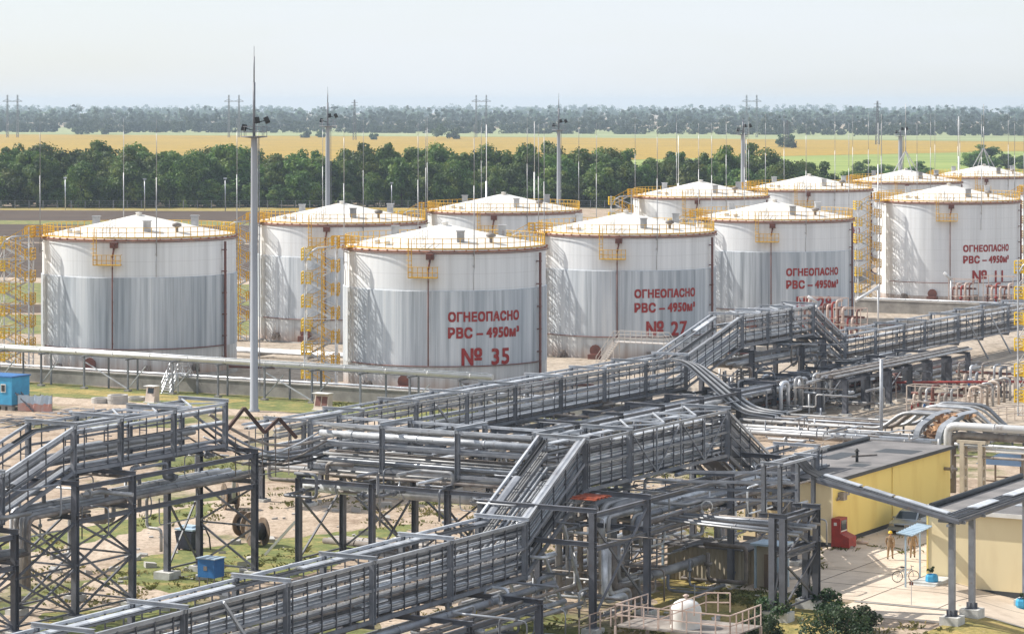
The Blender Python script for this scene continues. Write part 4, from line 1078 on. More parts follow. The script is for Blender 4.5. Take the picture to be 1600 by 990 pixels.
# cables sagging from its far end to the cross gallery
for k in range(7):
    a = FA(21.2, -.3 - k * .45, 8.6 + (k % 3) * .7); c = FU(27.6 + (k % 3) * .5, -22.4 + .2 * k, 7.0 + (k % 4) * .5)
    pts = [a.lerp(c, i / 6) - ZZ * (1.6 * math.sin(math.pi * i / 6) * (.5 + .1 * k)) for i in range(7)]
    MB().tube(pts, .06 + .02 * (k % 3), 6).build('sagging_cable', ('cable', 'tray', 'oldpipe', 'galv')[k % 4], root)
b = MB(); z = 9.6
zig = [FA(21.4, -.2, 8.9), FA(22.9, .2, 10.3), FA(24.2, .8, 8.7), FA(25.2, 1.2, 9.5), FA(26.4, 1.7, 8.2)]
for a, c in zip(zig, zig[1:]): b.bar(a, c, .16, .2)
b.build('bent_brace', 'darkrust', root)
for k in range(5): MB().bar(FA(22 + k * 1.0, .2 + .3 * k, 5.9), FA(22 + k * 1.0, .2 + .3 * k, 8.6 + .3 * (k % 2)), .05).build('hanger_rod', 'oldpipe', root)

# ---- cross gallery running to the right
FB = Frame(FU(27.8, -22.7, 0), V, -U)
root = thing('cable_gallery', FB(9, 0, 0), 'straight cross gallery with thick silver pipes between the trestle and the raised bridge', 'cable gallery')
gallery(root, FB, [(0, 6.25), (19.2, 6.25)], 3.3, 2.9, (.1, 5.45, 10.9, 16.3), 7, levels=(.45, 1.5), pipes=3, cover=False, hang=None)
for k, (hh, r_, mt) in enumerate(((2.05, .21, 'galv'), (2.55, .13, 'galv'), (1.35, .2, 'tray'), (.8, .1, 'oldpipe'), (2.3, .16, 'pipe'))):
    run(root, [FB(0.2, -1.0 - .35 * k, 6.25 + hh), FB(19.5, -1.0 - .35 * k, 6.25 + hh)], r_, mt)
FB2 = Frame(FU(26.8, -22.8, 0), V, -U)
support(root, FB2, (0, 5.45, 10.9, 16.4), 0, -5.0, 5.65, (), braced=((0, 5.45, .6, 4.6, -5.0), (5.45, 10.9, .6, 4.6, -5.0)), cross=((0, .6, 4.6), (5.45, .6, 4.6), (10.9, .6, 4.6)), foot=.3)
run(root, [FB2(-1, -2.2, 4.9), FB2(19, -2.2, 4.9)], .42, 'galv', 12, nm='large_pipe')
for k in range(6): run(root, [FB2(-3, -.6 - .65 * k, 5.95 + .1 * (k % 2)), FB2(18, -.6 - .65 * k, 5.95 + .1 * (k % 2))], (.1, .15, .08)[k % 3], ('oldpipe', 'pipe', 'tray')[k % 3])
for k in range(4): run(root, [FB2(-2, -5.8 - k * .5, .8), FB2(22, -5.8 - k * .5, .8)], (.2, .14)[k % 2], ('oldpipe', 'pipe')[k % 2])

# ---- long gallery in the middle distance with its hump over the crossing
FC = Frame(FU(0, -38.2, 0), U, V)
root = thing('cable_gallery', FC(80, 0, 0), 'long straight cable gallery passing in front of tanks No 35 and No 27', 'cable gallery')
gallery(root, FC, [(47, 3.0), (112, 3.0), (124, 5.9)], 3.3, 3.05, (50, 57.7, 65.4, 73, 80.7, 88.4, 96.2, 104, 112), 8, levels=(.4, 1.0, 1.6, 2.2, 2.6), pipes=4, hang=1.6, brace=((68, .2, 5.6, 71.5, .2, 2.8),))
support(root, FC, (50, 57.7, 65.4, 73, 80.7, 88.4, 96.2, 104, 112), .4, -3.7, 2.55, foot=.2)
root = thing('cable_gallery', FC(132, 0, 0), 'humped cable bridge crossing in front of the dark streaked tank', 'cable gallery')
gallery(root, FC, [(124, 5.9), (140.6, 5.9), (148.6, 2.2)], 3.3, 3.05, (124, 129.8, 135.2, 140.6), 9, levels=(.5, 1.2, 1.9, 2.6), pipes=3, hang=1.7, topx=((124, 140.6, 4),))
support(root, FC, (124, 135.6, 140.9), 1.0, -4.3, 5.4, (4.2,), braced=((124, 135.6, .4, 4.0, -4.3), (135.6, 140.9, .4, 4.0, 1.0)), cross=((124, .4, 4.0), (135.6, .4, 4.0)), foot=.2, w=.42)
for k in range(5): run(root, [FC(121, .6 - k * .8, 4.5), FC(143, .6 - k * .8, 4.5)], (.2, .14, .26)[k % 3], ('pipe', 'galv', 'oldpipe')[k % 3])
root = thing('cable_gallery', FC(170, 0, 0), 'farthest cable gallery running off below plain tank No 11', 'cable gallery')
gallery(root, FC, [(148.6, 2.2), (206, 2.2)], 3.3, 3.1, (148.6, 156.7, 164.6, 170.6, 180.7, 188.4, 196.9, 204), 10, levels=(.4, 1.1, 1.7, 2.3), pipes=4, hang=1.9, brace=((183, .2, 4.6, 186, 1.6, 0), (190.5, .2, 4.6, 193.5, 1.6, 0)))
# ---- low open rack beside it
FH = Frame(FU(0, -32.5, 0), U, V)
root = thing('pipe_rack', FH(110, 0, 0), 'low open pipe rack on many short columns beside the long galleries', 'pipe rack')
support(root, FH, tuple(58 + 7.6 * i for i in range(14)), 0, -3.4, 3.1, (2.1,), braced=tuple((58 + 7.6 * i, 65.6 + 7.6 * i, .4, 2.8, -3.4) for i in (2, 5, 8, 10, 12)), foot=.2, w=.38)
for k in range(9):
    r_ = (.2, .12, .16, .22, .1)[k % 5]
    run(root, [FH(56, -.3 - k * .35, 2.25 + r_), FH(158 + (k % 3), -.3 - k * .35, 2.25 + r_)], r_, ('pipe', 'oldpipe', 'galv', 'pipe', 'tray')[k % 5])
for k in range(7):
    z = .6 + .3 * (k % 3)
    run(root, [FH(118, 1.0 - k * .9, z), FH(172, 1.0 - k * .9, z)], (.16, .22, .1)[k % 3], ('pipe', 'oldpipe', 'redbrown')[k % 3])
for k in range(6):
    q = FH(119 + k * 2.1, .6 + (k % 2) * .5, 0)
    run(root, elbow([q + ZZ * .5, q + ZZ * (3.2 + .3 * (k % 2)), q + U * 1.6 + ZZ * (3.2 + .3 * (k % 2)), q + U * 1.6 + ZZ * .5], .6, 4), (.2, .15)[k % 2], ('galv', 'pipe')[k % 2], flange=False, nm='riser_pipe')

# ---- heavier rack in front of it, on a close row of tall columns
FE = Frame(FU(0, -27.6, 0), U, V)
root = thing('pipe_rack', FE(141, 0, 0), 'slate pipe rack on a close row of tall columns behind the low silver pipes', 'pipe rack')
support(root, FE, tuple(124 + 5.3 * i for i in range(7)), 0, -2.6, 3.25, (), braced=((124, 129.3, .4, 2.9, -2.6), (139.9, 145.2, .4, 2.9, -2.6)), foot=.15, w=.46)
for k in range(6):
    r_ = (.12, .2, .09)[k % 3]; run(root, [FE(122, -.25 - k * .42, 3.55 + r_), FE(157.5, -.25 - k * .42, 3.55 + r_)], r_, ('pipe', 'oldpipe', 'tray')[k % 3])
# ---- branch: trays drop from the long gallery and run right at ground level as pipes
FK = Frame(FU(110, -37.2, 0), V, -U)
root = thing('pipe_run', FK(12, 0, 0), 'bundle of low silver pipes running along the ground behind the yellow building', 'pipe run')
for k in range(6):
    o_ = 1.6 - k * .62
    MB().sweep(CH(.5, .12), elbow([FK(-.6, o_, 5.9 - .1 * k), FK(.8, o_, 5.6 - .1 * k), FK(6.2, o_, 1.5), FK(9.5, o_, 1.25)], 1.2, 4)).build('cable_tray', ('tray', 'galv')[k % 2], root)
    MB().tube(elbow([FK(-.6, o_, 6.0 - .1 * k), FK(.8, o_, 5.7 - .1 * k), FK(6.2, o_, 1.62), FK(9.5, o_, 1.37)], 1.2, 4), .14, 6).build('cable_bundle', ('cable', 'pipe')[k % 2], root)
for k in range(7):
    o_ = 2.4 - k * .8; r_ = (.17, .11, .2, .1, .16, .12, .18)[k]; z = 1.0 + (k % 2) * .25
    lp = 22.0 + .25 * k
    run(root, elbow([FK(6.5, o_, z), FK(lp - 2, o_, z), FK(lp, o_, 2.5 + .08 * k), FK(lp + 4.2, o_, 2.5 + .08 * k), FK(lp + 6.4, o_, z), FK(lp + 20, o_, z)], .8, 4), r_, ('pipe', 'tray', 'oldpipe', 'oldpipe', 'galv', 'pipe', 'tray')[k])
for k in range(6):
    o_ = 3.6 + k * .95; r_ = (.14, .2, .1, .16)[k % 4]; z = .55 + .2 * (k % 2)
    run(root, [FK(5.0 + .6 * k, o_, z), FK(27, o_, z)], r_, ('oldpipe', 'pipe', 'tray', 'galv')[k % 4])
for i in range(9):
    b = MB(); s = 8 + i * 3.0
    b.bar(FK(s, 2.9, 1.0), FK(s, -2.9, 1.0), .16)
    for t in (2.7, 0, -2.7): b.bar(FK(s, t, 0), FK(s, t, 1.0), .14)
    b.build('pipe_stand', 'shadesteel', root)
# two insulated bends with the torn wrap between them
root = thing('insulated_bend', FK(22.5, 4.6, 0), 'two white boxed pipe bends with torn rusty wrapping between them', 'pipe bend')
for a in (0, 2.0):
    MB().rect(elbow([FK(24.6 + a, 6.0, .4), FK(24.8 + a, 5.8, 1.7), FK(25.3 + a, 3.0, 2.5), FK(25.8 + a, .3, 2.6)], .8, 4), .5, .42).build('boxed_pipe', 'galvbeam', root)
b = MB(); r3 = random.Random(4)
for i in range(60):
    f = r3.random(); p = FK(25.0 + 1.1 * r3.random() + 1.8 * f, 5.9 - 4.5 * f, .6 + 1.8 * min(1, f * 2.2)); 
    b.obox(p, Vector((r3.uniform(.1, .4), r3.uniform(-.2, .2), r3.uniform(-.2, .2))), Vector((r3.uniform(-.2, .2), r3.uniform(.1, .35), 0)), Vector((0, r3.uniform(-.1, .1), r3.uniform(.05, .2))))
b.build('torn_wrap', 'rustwool', root)

# ---- overhead pipes on pierced concrete columns
FL = Frame(FU(76, 1.5, 0), V, -U)
root = thing('pipe_trestle', FL(3, 0, 0), 'overhead white pipes on pierced cream concrete columns beside the yellow building', 'pipe trestle')
for k, (z, r_, mt, tt) in enumerate(((5.45, .30, 'whitepipe', .1), (4.75, .28, 'oldpipe', -.2), (4.15, .12, 'galv', .25), (3.75, .16, 'whitepipe', -.5), (3.3, .1, 'oldpipe', .2), (5.3, .16, 'pipe', -.9))):
    pts = elbow([FL(-.3 + .25 * k, tt, .5 if k else 1.6), FL(-.3 + .25 * k, tt, z), FL(18, tt, z)], .7, 4) if k < 2 else [FL(.3, tt, z), FL(18, tt, z)]
    run(root, pts, r_, mt, 12 if r_ > .2 else 8)
for s in (.9, 2.3, 9.5, 10.9):
    b = MB()
    for t in (-.32, .32): b.obox(FL(s, t, 1.65), V * .16, U * .11, ZZ * 2.6)
    for i in range(7): b.obox(FL(s, 0, -.7 + i * .8), V * .15, U * .24, ZZ * .12)
    b.build('pierced_column', 'creamconcrete', root)
for s in (1.6, 10.2): MB().obox(FL(s, -.1, 4.36), V * 1.1, U * .5, ZZ * .11).build('bearer', 'creamconcrete', root)
for s in (5.2, 6.0): MB().bar(FL(s, -.6, 0), FL(s, -.6, 4.0), .16).build('thin_post', 'oldpipe', root)
# lone post in front of the pipes
p = FU(104, -22, 0); q = G(1377, 676, 1.0); p = Vector((q.x, q.y, 0))
solo(MB().tube([p, p + ZZ * 7.3], .16, 8).box(p.x - .3, p.x + .3, p.y - .3, p.y + .3, 0, .15), 'steel_post', 'galvbeam', 'lone pale steel post standing among the low pipes behind the yellow roof', 'post')

# ---- small pipework threaded through the racks
def small_pipes(root, F, s0, s1, t0, t1, z0, z1, n, seed, long_=4.0, mats=('pipe', 'galv', 'oldpipe', 'tray', 'pipe', 'steel')):
    r = random.Random(seed)
    for i in range(n):
        p = F(r.uniform(s0, s1), r.uniform(t0, t1), r.uniform(z0, z1)); pts = [p]; d_prev = None
        for k in range(r.randint(2, 4)):
            opts = [F.d, -F.d, F.n, -F.n, ZZ, -ZZ]; d = r.choice(opts)
            if d_prev is not None and abs(d.dot(d_prev)) > .5: d = r.choice([o for o in opts if abs(o.dot(d_prev)) < .5])
            q = pts[-1] + d * r.uniform(.8, long_ if abs(d.z) < .5 else 2.2); q.z = max(.15, min(z1 + .4, q.z))
            if (q - pts[-1]).length < .3: continue
            pts.append(q); d_prev = d
        if len(pts) < 2: continue
        r_ = r.choice((.04, .055, .07, .10, .13)); pts = elbow(pts, .3, 3)
        o = MB().tube(pts, r_, 7)
        if r.random() < .5:
            c = pts[0].lerp(pts[1], .5); dd = (pts[1] - pts[0]).normalized() * .09; o.tube([c - dd, c + dd], r_ * 2.1, 8)
        o.build('small_pipe', r.choice(mats), root)
small_pipes(bpy.data.objects['pipe_rack'], FU, 17, 46, -3.4, 3.2, .5, 6.3, 95, 1)
small_pipes(bpy.data.objects['cable_gallery'], FU, -30, 14, .4, 3.3, .6, 2.6, 60, 2)
small_pipes(bpy.data.objects['pipe_rack.001'], FH, 60, 160, -3.2, 1.5, .4, 2.9, 95, 3, 6.0)
small_pipes(bpy.data.objects['pipe_run'], FK, 6, 30, -3, 9, .3, 1.2, 40, 4, 5.0)
for o_, F_, a_ in (('cable_gallery.005', FC, (60, 112, -3.4, .4, .4, 2.8, 60, 5)), ('cable_gallery.006', FC, (122, 146, -4.2, 1.2, .4, 5.0, 70, 6)), ('cable_gallery.003', FA2, (-6, 24, -4, -.3, 4.2, 7.4, 45, 7)), ('cable_gallery.004', FB, (0, 18, -3.4, .8, 4.6, 6.2, 40, 8))):
    small_pipes(bpy.data.objects[o_], F_, *a_)

# ---- white pipeline on its slender trestle along the bund
FP = Frame(Vector((-17.4, 273.0, 0)), V, -U)
root = thing('pipe_trestle', FP(-20, 0, 0), 'long white pipeline on slender braced legs in front of the first tanks', 'pipeline')
run(root, [FP(-62, 0, 3.75), FP(18, 0, 3.45)], .26, 'whitepipe', 12)
run(root, [FP(-62, .7, 4.1), FP(18, .7, 3.8)], .07, 'galv', 6)
MB().rect([FP(-62, -.7, 3.35), FP(18, -.7, 3.05)], .35, .1).build('cable_tray', 'tray', root)
for i in range(14):
    s = -58 + i * 5.6; top = 3.5 - (s + 62) / 80 * .35
    b = MB(); b.bar(FP(s, .6, 0), FP(s, .6, top), .17); b.build('trestle_leg', 'steel', root)
    MB().bar(FP(s + (1.9 if i % 2 else 0), -1.0, 0), FP(s + (1.9 if i % 2 else 0), -1.0, top - .2), .15).build('trestle_leg', 'steel', root)
    MB().bar(FP(s, 1.0, top - .1), FP(s, -1.3, top - .1), .14).build('cross_beam', 'steel', root)
    MB().obox(FP(s, .6, .08), V * .3, U * .3, ZZ * .1).build('footing', 'concrete', root)
    if i % 3 != 2:
        b = MB(); b.bar(FP(s, .55, .3), FP(s + 2.2, .55, top - .7), .10); b.build('brace', 'galvbeam', root)
    if i % 4 == 1:
        b = MB(); b.bar(FP(s + 5.5, .62, .3), FP(s + .2, .62, 2.7), .10); b.build('brace', 'galvbeam', root)
# bund walls
def wall(name, a, L, z1, th, label, cap=True):
    F = Frame(a, V, -U); root = thing(name, F(L / 2, 0, 0), label, 'wall')
    MB().obox(F(L / 2, 0, z1 / 2 - .1), V * (L / 2), U * (th / 2), ZZ * (z1 / 2 + .1)).build('wall_panel', 'concrete', root)
    if cap:
        MB().obox(F(L / 2, 0, z1 + .06), V * (L / 2), U * (th / 2 + .08), ZZ * .06).build('coping', 'concretelight', root)
        run(root, [F(0, -.5, z1 + .25), F(L, -.5, z1 + .25)], .11, 'galv'); run(root, [F(0, -.9, z1 + .2), F(L, -.9, z1 + .2)], .08, 'oldpipe')
wall('bund_wall', Vector((-16.25, 275, 0)) - V * 56, 92, 1.35, .35, 'low grey concrete bund wall behind the white pipeline legs')
wall('bund_wall', Vector((48, 393.8, .2)), 34, 1.5, .4, 'grey concrete bund wall at the foot of plain tank No 11')
# white pipes between the first two tanks
root = thing('pipe_run', P(455, 556, 320), 'pair of thick white pipes lying between the first tank and tank No 35', 'pipe run')
for k, (px, py) in enumerate(((0, .9), (.9, .8), (1.9, .6))):
    a = Vector((-36, 327.5 - k * 1.1, .75)); run(root, [a, a + V * 34], (.28, .24, .14)[k], ('whitepipe', 'whitepipe', 'pipe')[k], 10)
for i in range(5):
    a = Vector((-34, 327, 0)) + V * (i * 7); MB().bar(a + U * .6 + ZZ * .4, a - U * 2.6 + ZZ * .4, .2, .3).build('pipe_stand', 'concrete', root)

# ================================================================ BUILDINGS
def block(F, s0, s1, t0, t1, z0, z1, b=None):
    b = MB() if b is None else b
    return b.obox(F((s0 + s1) / 2, (t0 + t1) / 2, (z0 + z1) / 2), F.d * ((s1 - s0) / 2), F.n * ((t1 - t0) / 2), ZZ * ((z1 - z0) / 2))
FY = Frame((20.9, 184.5, 0), U, -V)
root = thing('yellow_building', FY(10, 3, 0), 'flat roofed bright yellow building behind the bracing tower', 'building')
block(FY, 0, 21.4, 0, 6.3, .3, 4.25).build('wall', 'ywall', root)
block(FY, -.03, -.004, .0, 6.3, .3, 4.2).build('sun_paled_front_wall', 'cream', root)  # cream skin over the yellow end wall, sunlit paleness put into its colour
block(FY, -.04, 21.44, -.04, 6.34, -.1, .297).build('plinth', 'roofedge', root)
roof = block(FY, -.25, 21.65, -.25, 6.55, 4.253, 4.40).build('roof', 'roofing', root); roof['_org'] = root['_org']
b = MB(); block(FY, -.29, 21.69, -.30, -.253, 4.2, 4.44, b); block(FY, -.30, -.253, -.253, 6.553, 4.2, 4.44, b)
b.build('roof_trim', 'roofedge', roof)
b = MB(); b.tube([FY(-.2, 6.45, 4.55), FY(21.6, 6.45, 4.55)], .17, 8); b.build('parapet_roll', 'roofedge', roof)
for s, t in ((3.6, 3.6), (9.5, 2.2)):
    p = FY(s, t, 4.4); b = MB(); b.tube([p, p + ZZ * .75], .11, 8); b.lathe([(.2, .75), (.02, .95)], 10, p); b.build('vent_pipe', 'black', roof)
b = MB(); b.bar(FY(13.5, 2.4, 4.45), FY(11.8, 3.6, 4.45), .12); b.build('roof_plank', 'oldpipe', roof)
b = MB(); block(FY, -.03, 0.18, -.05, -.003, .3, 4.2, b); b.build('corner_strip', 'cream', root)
b = MB()
for s in (10.4,): b.tube([FY(s, -.06, 4.1), FY(s, -.06, .4)], .035, 6)
b.build('downpipe', 'ywall', root)
b = MB()
for s, t, a_, c_ in ((5, 4, 1.3, .8), (12, 4.6, 2, .7), (16.5, 2, 1.1, 1.4), (8, 1.4, .8, .6)): b.obox(FY(s, t, 4.404), U * a_, V * c_, ZZ * .008)
b.build('roof_patch', 'roofedge', roof)
b = MB(); block(FY, 1.1, 1.7, -.42, -.005, 2.95, 3.45, b); b.tube([FY(1.9, -.15, 3.2), FY(2.6, -.15, 3.2), FY(2.6, -.15, 3.6)], .07, 6); b.tube([FY(.7, -.12, 3.0), FY(1.1, -.12, 3.2)], .06, 6)
b.build('meter_box', 'oldpipe', root)
b = MB(); b.tube([FY(20.2, 0, 2.9), FY(20.2, -1.0, 2.9)], .12, 8); b.tube([FY(20.2, -.55, 2.9), FY(20.2, -.65, 2.9)], .3, 10); b.build('outlet_valve', 'oldpipe', root)
b = MB(); p = FY(-1.2, 2.2, .02); b.lathe([(.02, 0), (.3, 0), (.32, .3), (.3, .62), (.27, .66), (.02, .66)], 14, p); solo(b, 'barrel', 'blue', 'small blue barrel at the pale front wall of the yellow building', 'barrel', None, p)

g0 = -.95
FX = Frame((25.45, 172.9, 0), V, U)           # front wall runs along V
root = thing('cream_building', FX(6, 5, g0), 'flat roofed cream building under the bent cable boom', 'building')
block(FX, 0, 14, 0, 16, g0 + .5, 4.1).build('wall', 'cream', root)
block(FX, -.03, 14.03, -.03, 16.03, g0 - .4, g0 + .497).build('plinth', 'roofedge', root)
roof = block(FX, -.2, 14.2, -.3, 16.2, 4.103, 4.26).build('roof', 'roofing', root); roof['_org'] = root['_org']
b = MB(); block(FX, -.26, -.203, -.3, 16.2, 4.05, 4.34, b); block(FX, -.26, 14.2, -.36, -.303, 4.05, 4.30, b); b.build('roof_coping', 'white', roof)
b = MB(); b.tube([FX(.35, -.1, 4.42), FX(.35, 16, 4.42)], .19, 8); b.build('parapet_roll', 'roofedge', roof)
for s, t in ((4.5, 3.2), (7.4, 6.5)): block(FX, s, s + 2.2, t, t + .7, 4.27, 4.33).build('roof_sheet', 'galv', roof)
b = MB(); block(FX, .02, .12, -.05, -.003, g0 + .5, 4.05, b); b.build('corner_strip', 'ywall', root)
# door canopy and step
root = thing('door_canopy', FU(41, 12.6, 0), 'small blue porch roof on thin blue posts at the cream building corner', 'canopy')
cps = [FU(39.2, 12.75, 0), FU(42.9, 12.2, 0)]
for p in cps: MB().bar(p, Vector((p.x, p.y, 3.1)), .09).build('post', 'paleblue', root)
b = MB(); q = [FU(39.0, 13.2, 3.1), FU(43.1, 12.9, 3.12), FU(43.2, 11.85, 3.2), FU(39.1, 12.2, 3.2)]
b.add(q + [v + ZZ * .06 for v in q], [(3, 2, 1, 0), (4, 5, 6, 7), (0, 1, 5, 4), (1, 2, 6, 5), (2, 3, 7, 6), (3, 0, 4, 7)])
for i in range(9): f = i / 8; b.bar(q[0].lerp(q[1], f) + ZZ * .08, q[3].lerp(q[2], f) + ZZ * .08, .05)
b.build('canopy_roof', 'paleblue', root)
b = MB(); block(FU, 40.5, 43.2, 12.6, 14.2, -.25, .16, b); block(FU, 40.1, 40.5, 12.6, 14.2, -.25, .04, b); solo(b, 'door_step', 'footing', 'pale concrete step at the corner of the cream building', 'step')

# corrugated shed and blue kiosk under the pipe rack
def corrugated(b, a, c, z0, z1, n):
    a, c = Vector(a), Vector(c); nn = Vector((-(c - a).y, (c - a).x, 0)).normalized() * .05
    for i in range(n):
        p, q = a.lerp(c, i / n), a.lerp(c, (i + 1) / n); m = p.lerp(q, .5)
        b.add([p + ZZ * z0, m + nn + ZZ * z0, m + nn + ZZ * z1, p + ZZ * z1], [(0, 1, 2, 3)]); b.add([m + nn + ZZ * z0, q + ZZ * z0, q + ZZ * z1, m + nn + ZZ * z1], [(0, 1, 2, 3)])
s0 = Vector((9.5, 172.2, 0)); s1 = s0 + V * 5.4
root = thing('corrugated_shed', s0.lerp(s1, .5) + U * 1.2, 'low beige shed of ribbed sheet under the wide pipe rack', 'shed')
b = MB(); q = [s0, s1, s1 + U * 2.4, s0 + U * 2.4]
for i in range(4): corrugated(b, q[i], q[(i + 1) % 4], .05, 2.1, 18 if i % 2 == 0 else 8)
b.build('wall', 'shedsheet', root)
b = MB(); c = s0.lerp(s1, .5) + U * 1.2; b.obox(c + ZZ * 2.16, V * 2.85, U * 1.35, ZZ * .05); b.build('roof', 'roofing', root)
b = MB(); p = s0 - V * .25 - U * .1; b.bar(p, p + ZZ * 2.6, .14); solo(b, 'pipe_post', 'paleblue', 'thin pale blue post at the corner of the ribbed shed', 'post', None, p)
k0 = Vector((14.6, 168.9, 0))
root = thing('blue_roof_kiosk', k0 + V * .7, 'narrow kiosk with pale blue roof and frame beside the ribbed shed', 'kiosk')
b = MB(); b.obox(k0 + V * .75 + U * .7 + ZZ * 1.3, V * .7, U * .65, ZZ * 1.25); b.build('wall', 'shedsheet', root)
b = MB()
for dv, du in ((0, 0), (1.5, 0), (0, 1.4), (1.5, 1.4)): b.bar(k0 + V * dv + U * du, k0 + V * dv + U * du + ZZ * 2.6, .12)
b.build('corner_post', 'paleblue', root)
MB().obox(k0 + V * .75 + U * .7 + ZZ * 2.66, V * 1.0, U * .95, ZZ * .06).build('roof', 'paleblue', root)
MB().obox(k0 + V * .95 - U * .03 + ZZ * 1.1, V * .35, U * .03, ZZ * 1.0).build('door', 'wood', root)

# ================================================================ YARD THINGS
# dark red fire cabinet by the yellow corner
root = thing('fire_cabinet', FY(.2, -.9, 0), 'dark red sloped fire cabinet at the corner of the yellow building', 'fire cabinet')
FR = Frame(FY(-.3, -.15, 0), U, V)
b = MB()
prof_ = [(0, .1), (1.25, .1), (1.25, .75), (.62, 1.0), (.62, 1.95), (0, 1.95)]
for s in (0, 1.15):
    pass
vs = [FR(0, t, z) for t, z in prof_] + [FR(1.2, t, z) for t, z in prof_]
b.add(vs, [(0, 1, 2, 3, 4, 5), (11, 10, 9, 8, 7, 6)] + [(i, i + 6, (i + 1) % 6 + 6, (i + 1) % 6) for i in range(6)]); b.build('cabinet_body', 'red', root)
MB().obox(FR(.6, .63, 1.5), U * .42, V * .02, ZZ * .32).build('glass_pane', 'glass', root)
MB().obox(FR(.6, .64, 1.12), U * .45, V * .02, ZZ * .035).build('sign_strip', 'white', root)
b = MB()
for s in (.1, 1.1):
    for t in (.1, 1.15): b.bar(FR(s, t, 0), FR(s, t, .12), .1)
b.build('foot', 'darkrust', root)
MB().obox(FR(-.03, .3, 1.6), U * .012, V * .10, ZZ * .10).build('notice_plate', 'white', root)
p = FR(2.4, 1.2, .02); b = MB(); b.tube([p + V * -.4 + ZZ * .12, p + ZZ * .14, p + V * .3 + U * .2 + ZZ * .12], .11, 7); b.tube([p + ZZ * .1, p + ZZ * .3], .05, 6); solo(b, 'hose_roll', 'pinkrail', 'pale rolled hose lying beside the dark red fire cabinet', 'hose')

